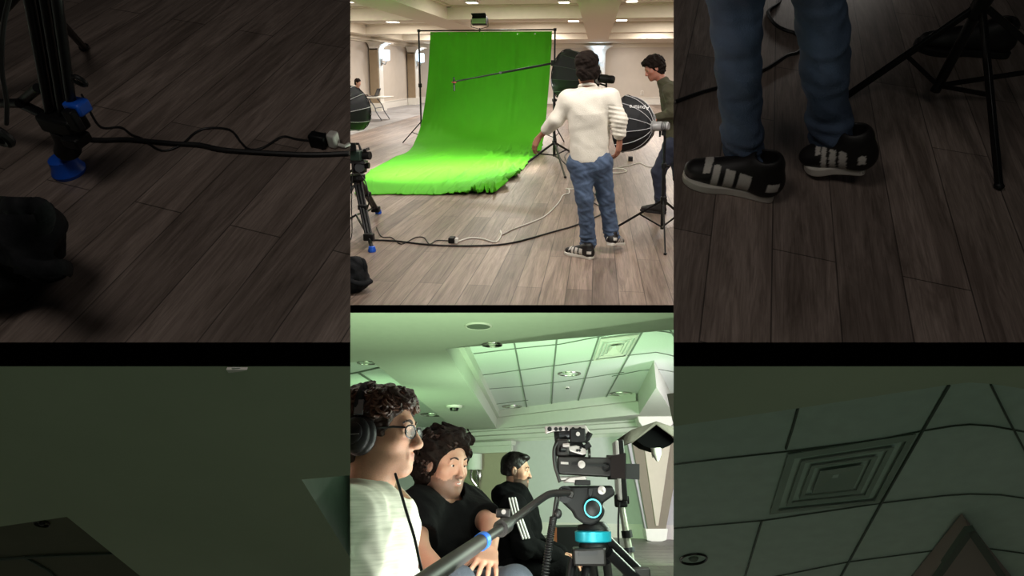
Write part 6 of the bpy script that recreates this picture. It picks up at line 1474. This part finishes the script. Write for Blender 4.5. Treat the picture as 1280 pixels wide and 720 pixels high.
# ------------------------------------------------------------------ right raked floor: walking legs, light stand, black shoe
def walker():
    at = S.at; y0 = S.pl(925,238).y; f = V3(-0.3,1,0).normalized(); Jf[0] = f
    aL = at(930,192,y0+0.06); kL = at(916,-30,y0+0.02); hL = kL+V3(0.03,0.03,0.42); y1 = S.pl(1040,224).y
    aR = at(1038,176,y1+0.05); kR = at(1022,-40,y1); hR = kR+V3(-0.11,-0.1,0.42); hR.z = hL.z; hR.y = hL.y+0.02; hR.x = hL.x+0.19
    pel = (hL+hR)/2+V3(0,0,0.05); ch = pel+V3(0,0,0.36); nk = ch+V3(0,0,0.2); H = Head(nk+V3(0,0.02,0.17), f, V3(0,0,1), 1.0)
    J = dict(pel=pel, chest=ch, neck=nk, sL=nk+V3(-0.2,0,-0.08), sR=nk+V3(0.2,0,-0.08), eL=nk+V3(-0.32,0.02,-0.34), eR=nk+V3(0.28,0.0,-0.36), wL=nk+V3(-0.42,0.12,-0.54), wR=nk+V3(0.27,0.08,-0.6),
             hL=hL, hR=hR, kL=kL, kR=kR, aL=aL, aR=aR, fL=V3(-1,0,0), fR=V3(-1,0.2,0), tL=S.pl(895,232)+V3(0,0,0.045), tR=S.pl(1030,216)+V3(0,0,0.045))
    t = thing(S, 'person', 'dim close view of a walking person, blue jeans and patterned sneaker, right side floor', 'person', S.pl(930,238))
    hd = [(J['wL'], V3(-0.3,0.1,-1), V3(-0.7,-0.6,0.1), 1, 0.5), (J['wR'], V3(0,0.1,-1), V3(0.8,-0.5,0), -1, 0.5)]
    b = obn('body', build_body(J, H, 0.008, hd, skin=s2l((178,122,98))), m_skin, t); obn('hair', hair_sdf(H, 0.008, 0.02, 0.006), m_hairdark, b)
    F = SDF(*bbox([J[k_] for k_ in J if k_[0] in 'pcnsew'], 0.2), 0.01)
    F.cap(J['pel'], ch, 0.166, 0.186, 0.04, flat=0.66, fd=f); F.cap(J['sL'], J['sR'], 0.074, k=0.09); F.cap(ch, nk, 0.15, 0.065, 0.06, flat=0.8, fd=f)
    for s_ in 'LR': F.cap(J['s'+s_], J['e'+s_], 0.076, 0.06, 0.05); F.cap(J['e'+s_], J['w'+s_], 0.06, 0.045, 0.03)
    obn('sweater', F.mesh(), m_sweater, b)
    obn('jeans', jeans(J, 0.0055, 0.145, 0.092, 0.062, 0.050, f, pel+V3(0,0,0.06), crease=((34,0.005),(80,0.0025))), m_denim, b)
    shoe(S, b, S.pl(853,222), S.pl(966,246), w=0.10, h=0.0035)
    th_ = at(1004,212,y1+0.02); hh_ = at(1082,212,y1+0.0); hh_.z = max(hh_.z, 0.03); th_.z = max(th_.z, 0.01)
    shoe(S, b, th_, hh_, w=0.095, h=0.004)
walker()
hbS = S.at(1227,4,S.pl(1238,150).y+0.02)
light_stand(S, 'light_stand', hbS, [S.pl(1052,127), S.pl(1246,236), S.pl(1400,160)], hbS+V3(0,0,1.1), 'dim close light stand with spread legs on the right side floor', 0.0115, low=0.06)
bs = thing(S, 'shoe', 'black shoe standing behind the light stand hub on the right side floor', 'shoe', S.pl(1200,66))
shoe(S, bs, S.pl(1142,60), S.pl(1256,68), w=0.12, pattern=False, sole_m=m_shoeb)
cable(S, 'power_cable', scale_px([(395,-20),(385,10),(345,42),(360,75),(380,95),(410,110),(445,122),(470,150),(455,190),(410,205),(340,250),(260,285),(180,315),(100,338),(5,372)], (842,0)), 0.0065, m_bcab, 'black cable curling behind the walking legs on the right side floor')
# ------------------------------------------------------------------ fittings of the side ceilings
on_plane_disc(T, TH+0.096, 52, 655, 0.016, 'recessed_can_light', 'dark recessed light at the corner of the dim ceiling recess, lower left', 'ceiling light', 'can', (m_canr, m_canr, m_blk))
c = T.pl(296,460,TH-0.002); t = thing(T, 'ceiling_fixture', 'small pale fixture at the top edge of the dim left ceiling', 'ceiling fixture', c)
ob('fixture_body', MB().prism([T.pl(x,y,TH-0.001) for x,y in [(284,459),(310,459),(304,461),(287,463)]], V3(0,0,-0.004)), m_white, t, smooth=False); ob('fixture_lens', MB().prism([T.pl(x,y,TH-0.006) for x,y in [(289,459),(302,459),(299,460.5),(291,461)]], V3(0,0,-0.001)), m_diff, t, smooth=False)
vent(T, TR-0.003, [(962,642),(985,567),(1145,542),(1098,628)], 'large dim square louvred air vent in the right side ceiling', 0.012, (mat('dim_vent_paint', (150,166,152), 0.7), m_blk))
on_plane_disc(T, TR-0.002, 867, 699, 0.028, 'recessed_can_light', 'dim recessed can light at the lower left of the right side ceiling', 'ceiling light', 'can', (m_canr, m_canr, m_grille))
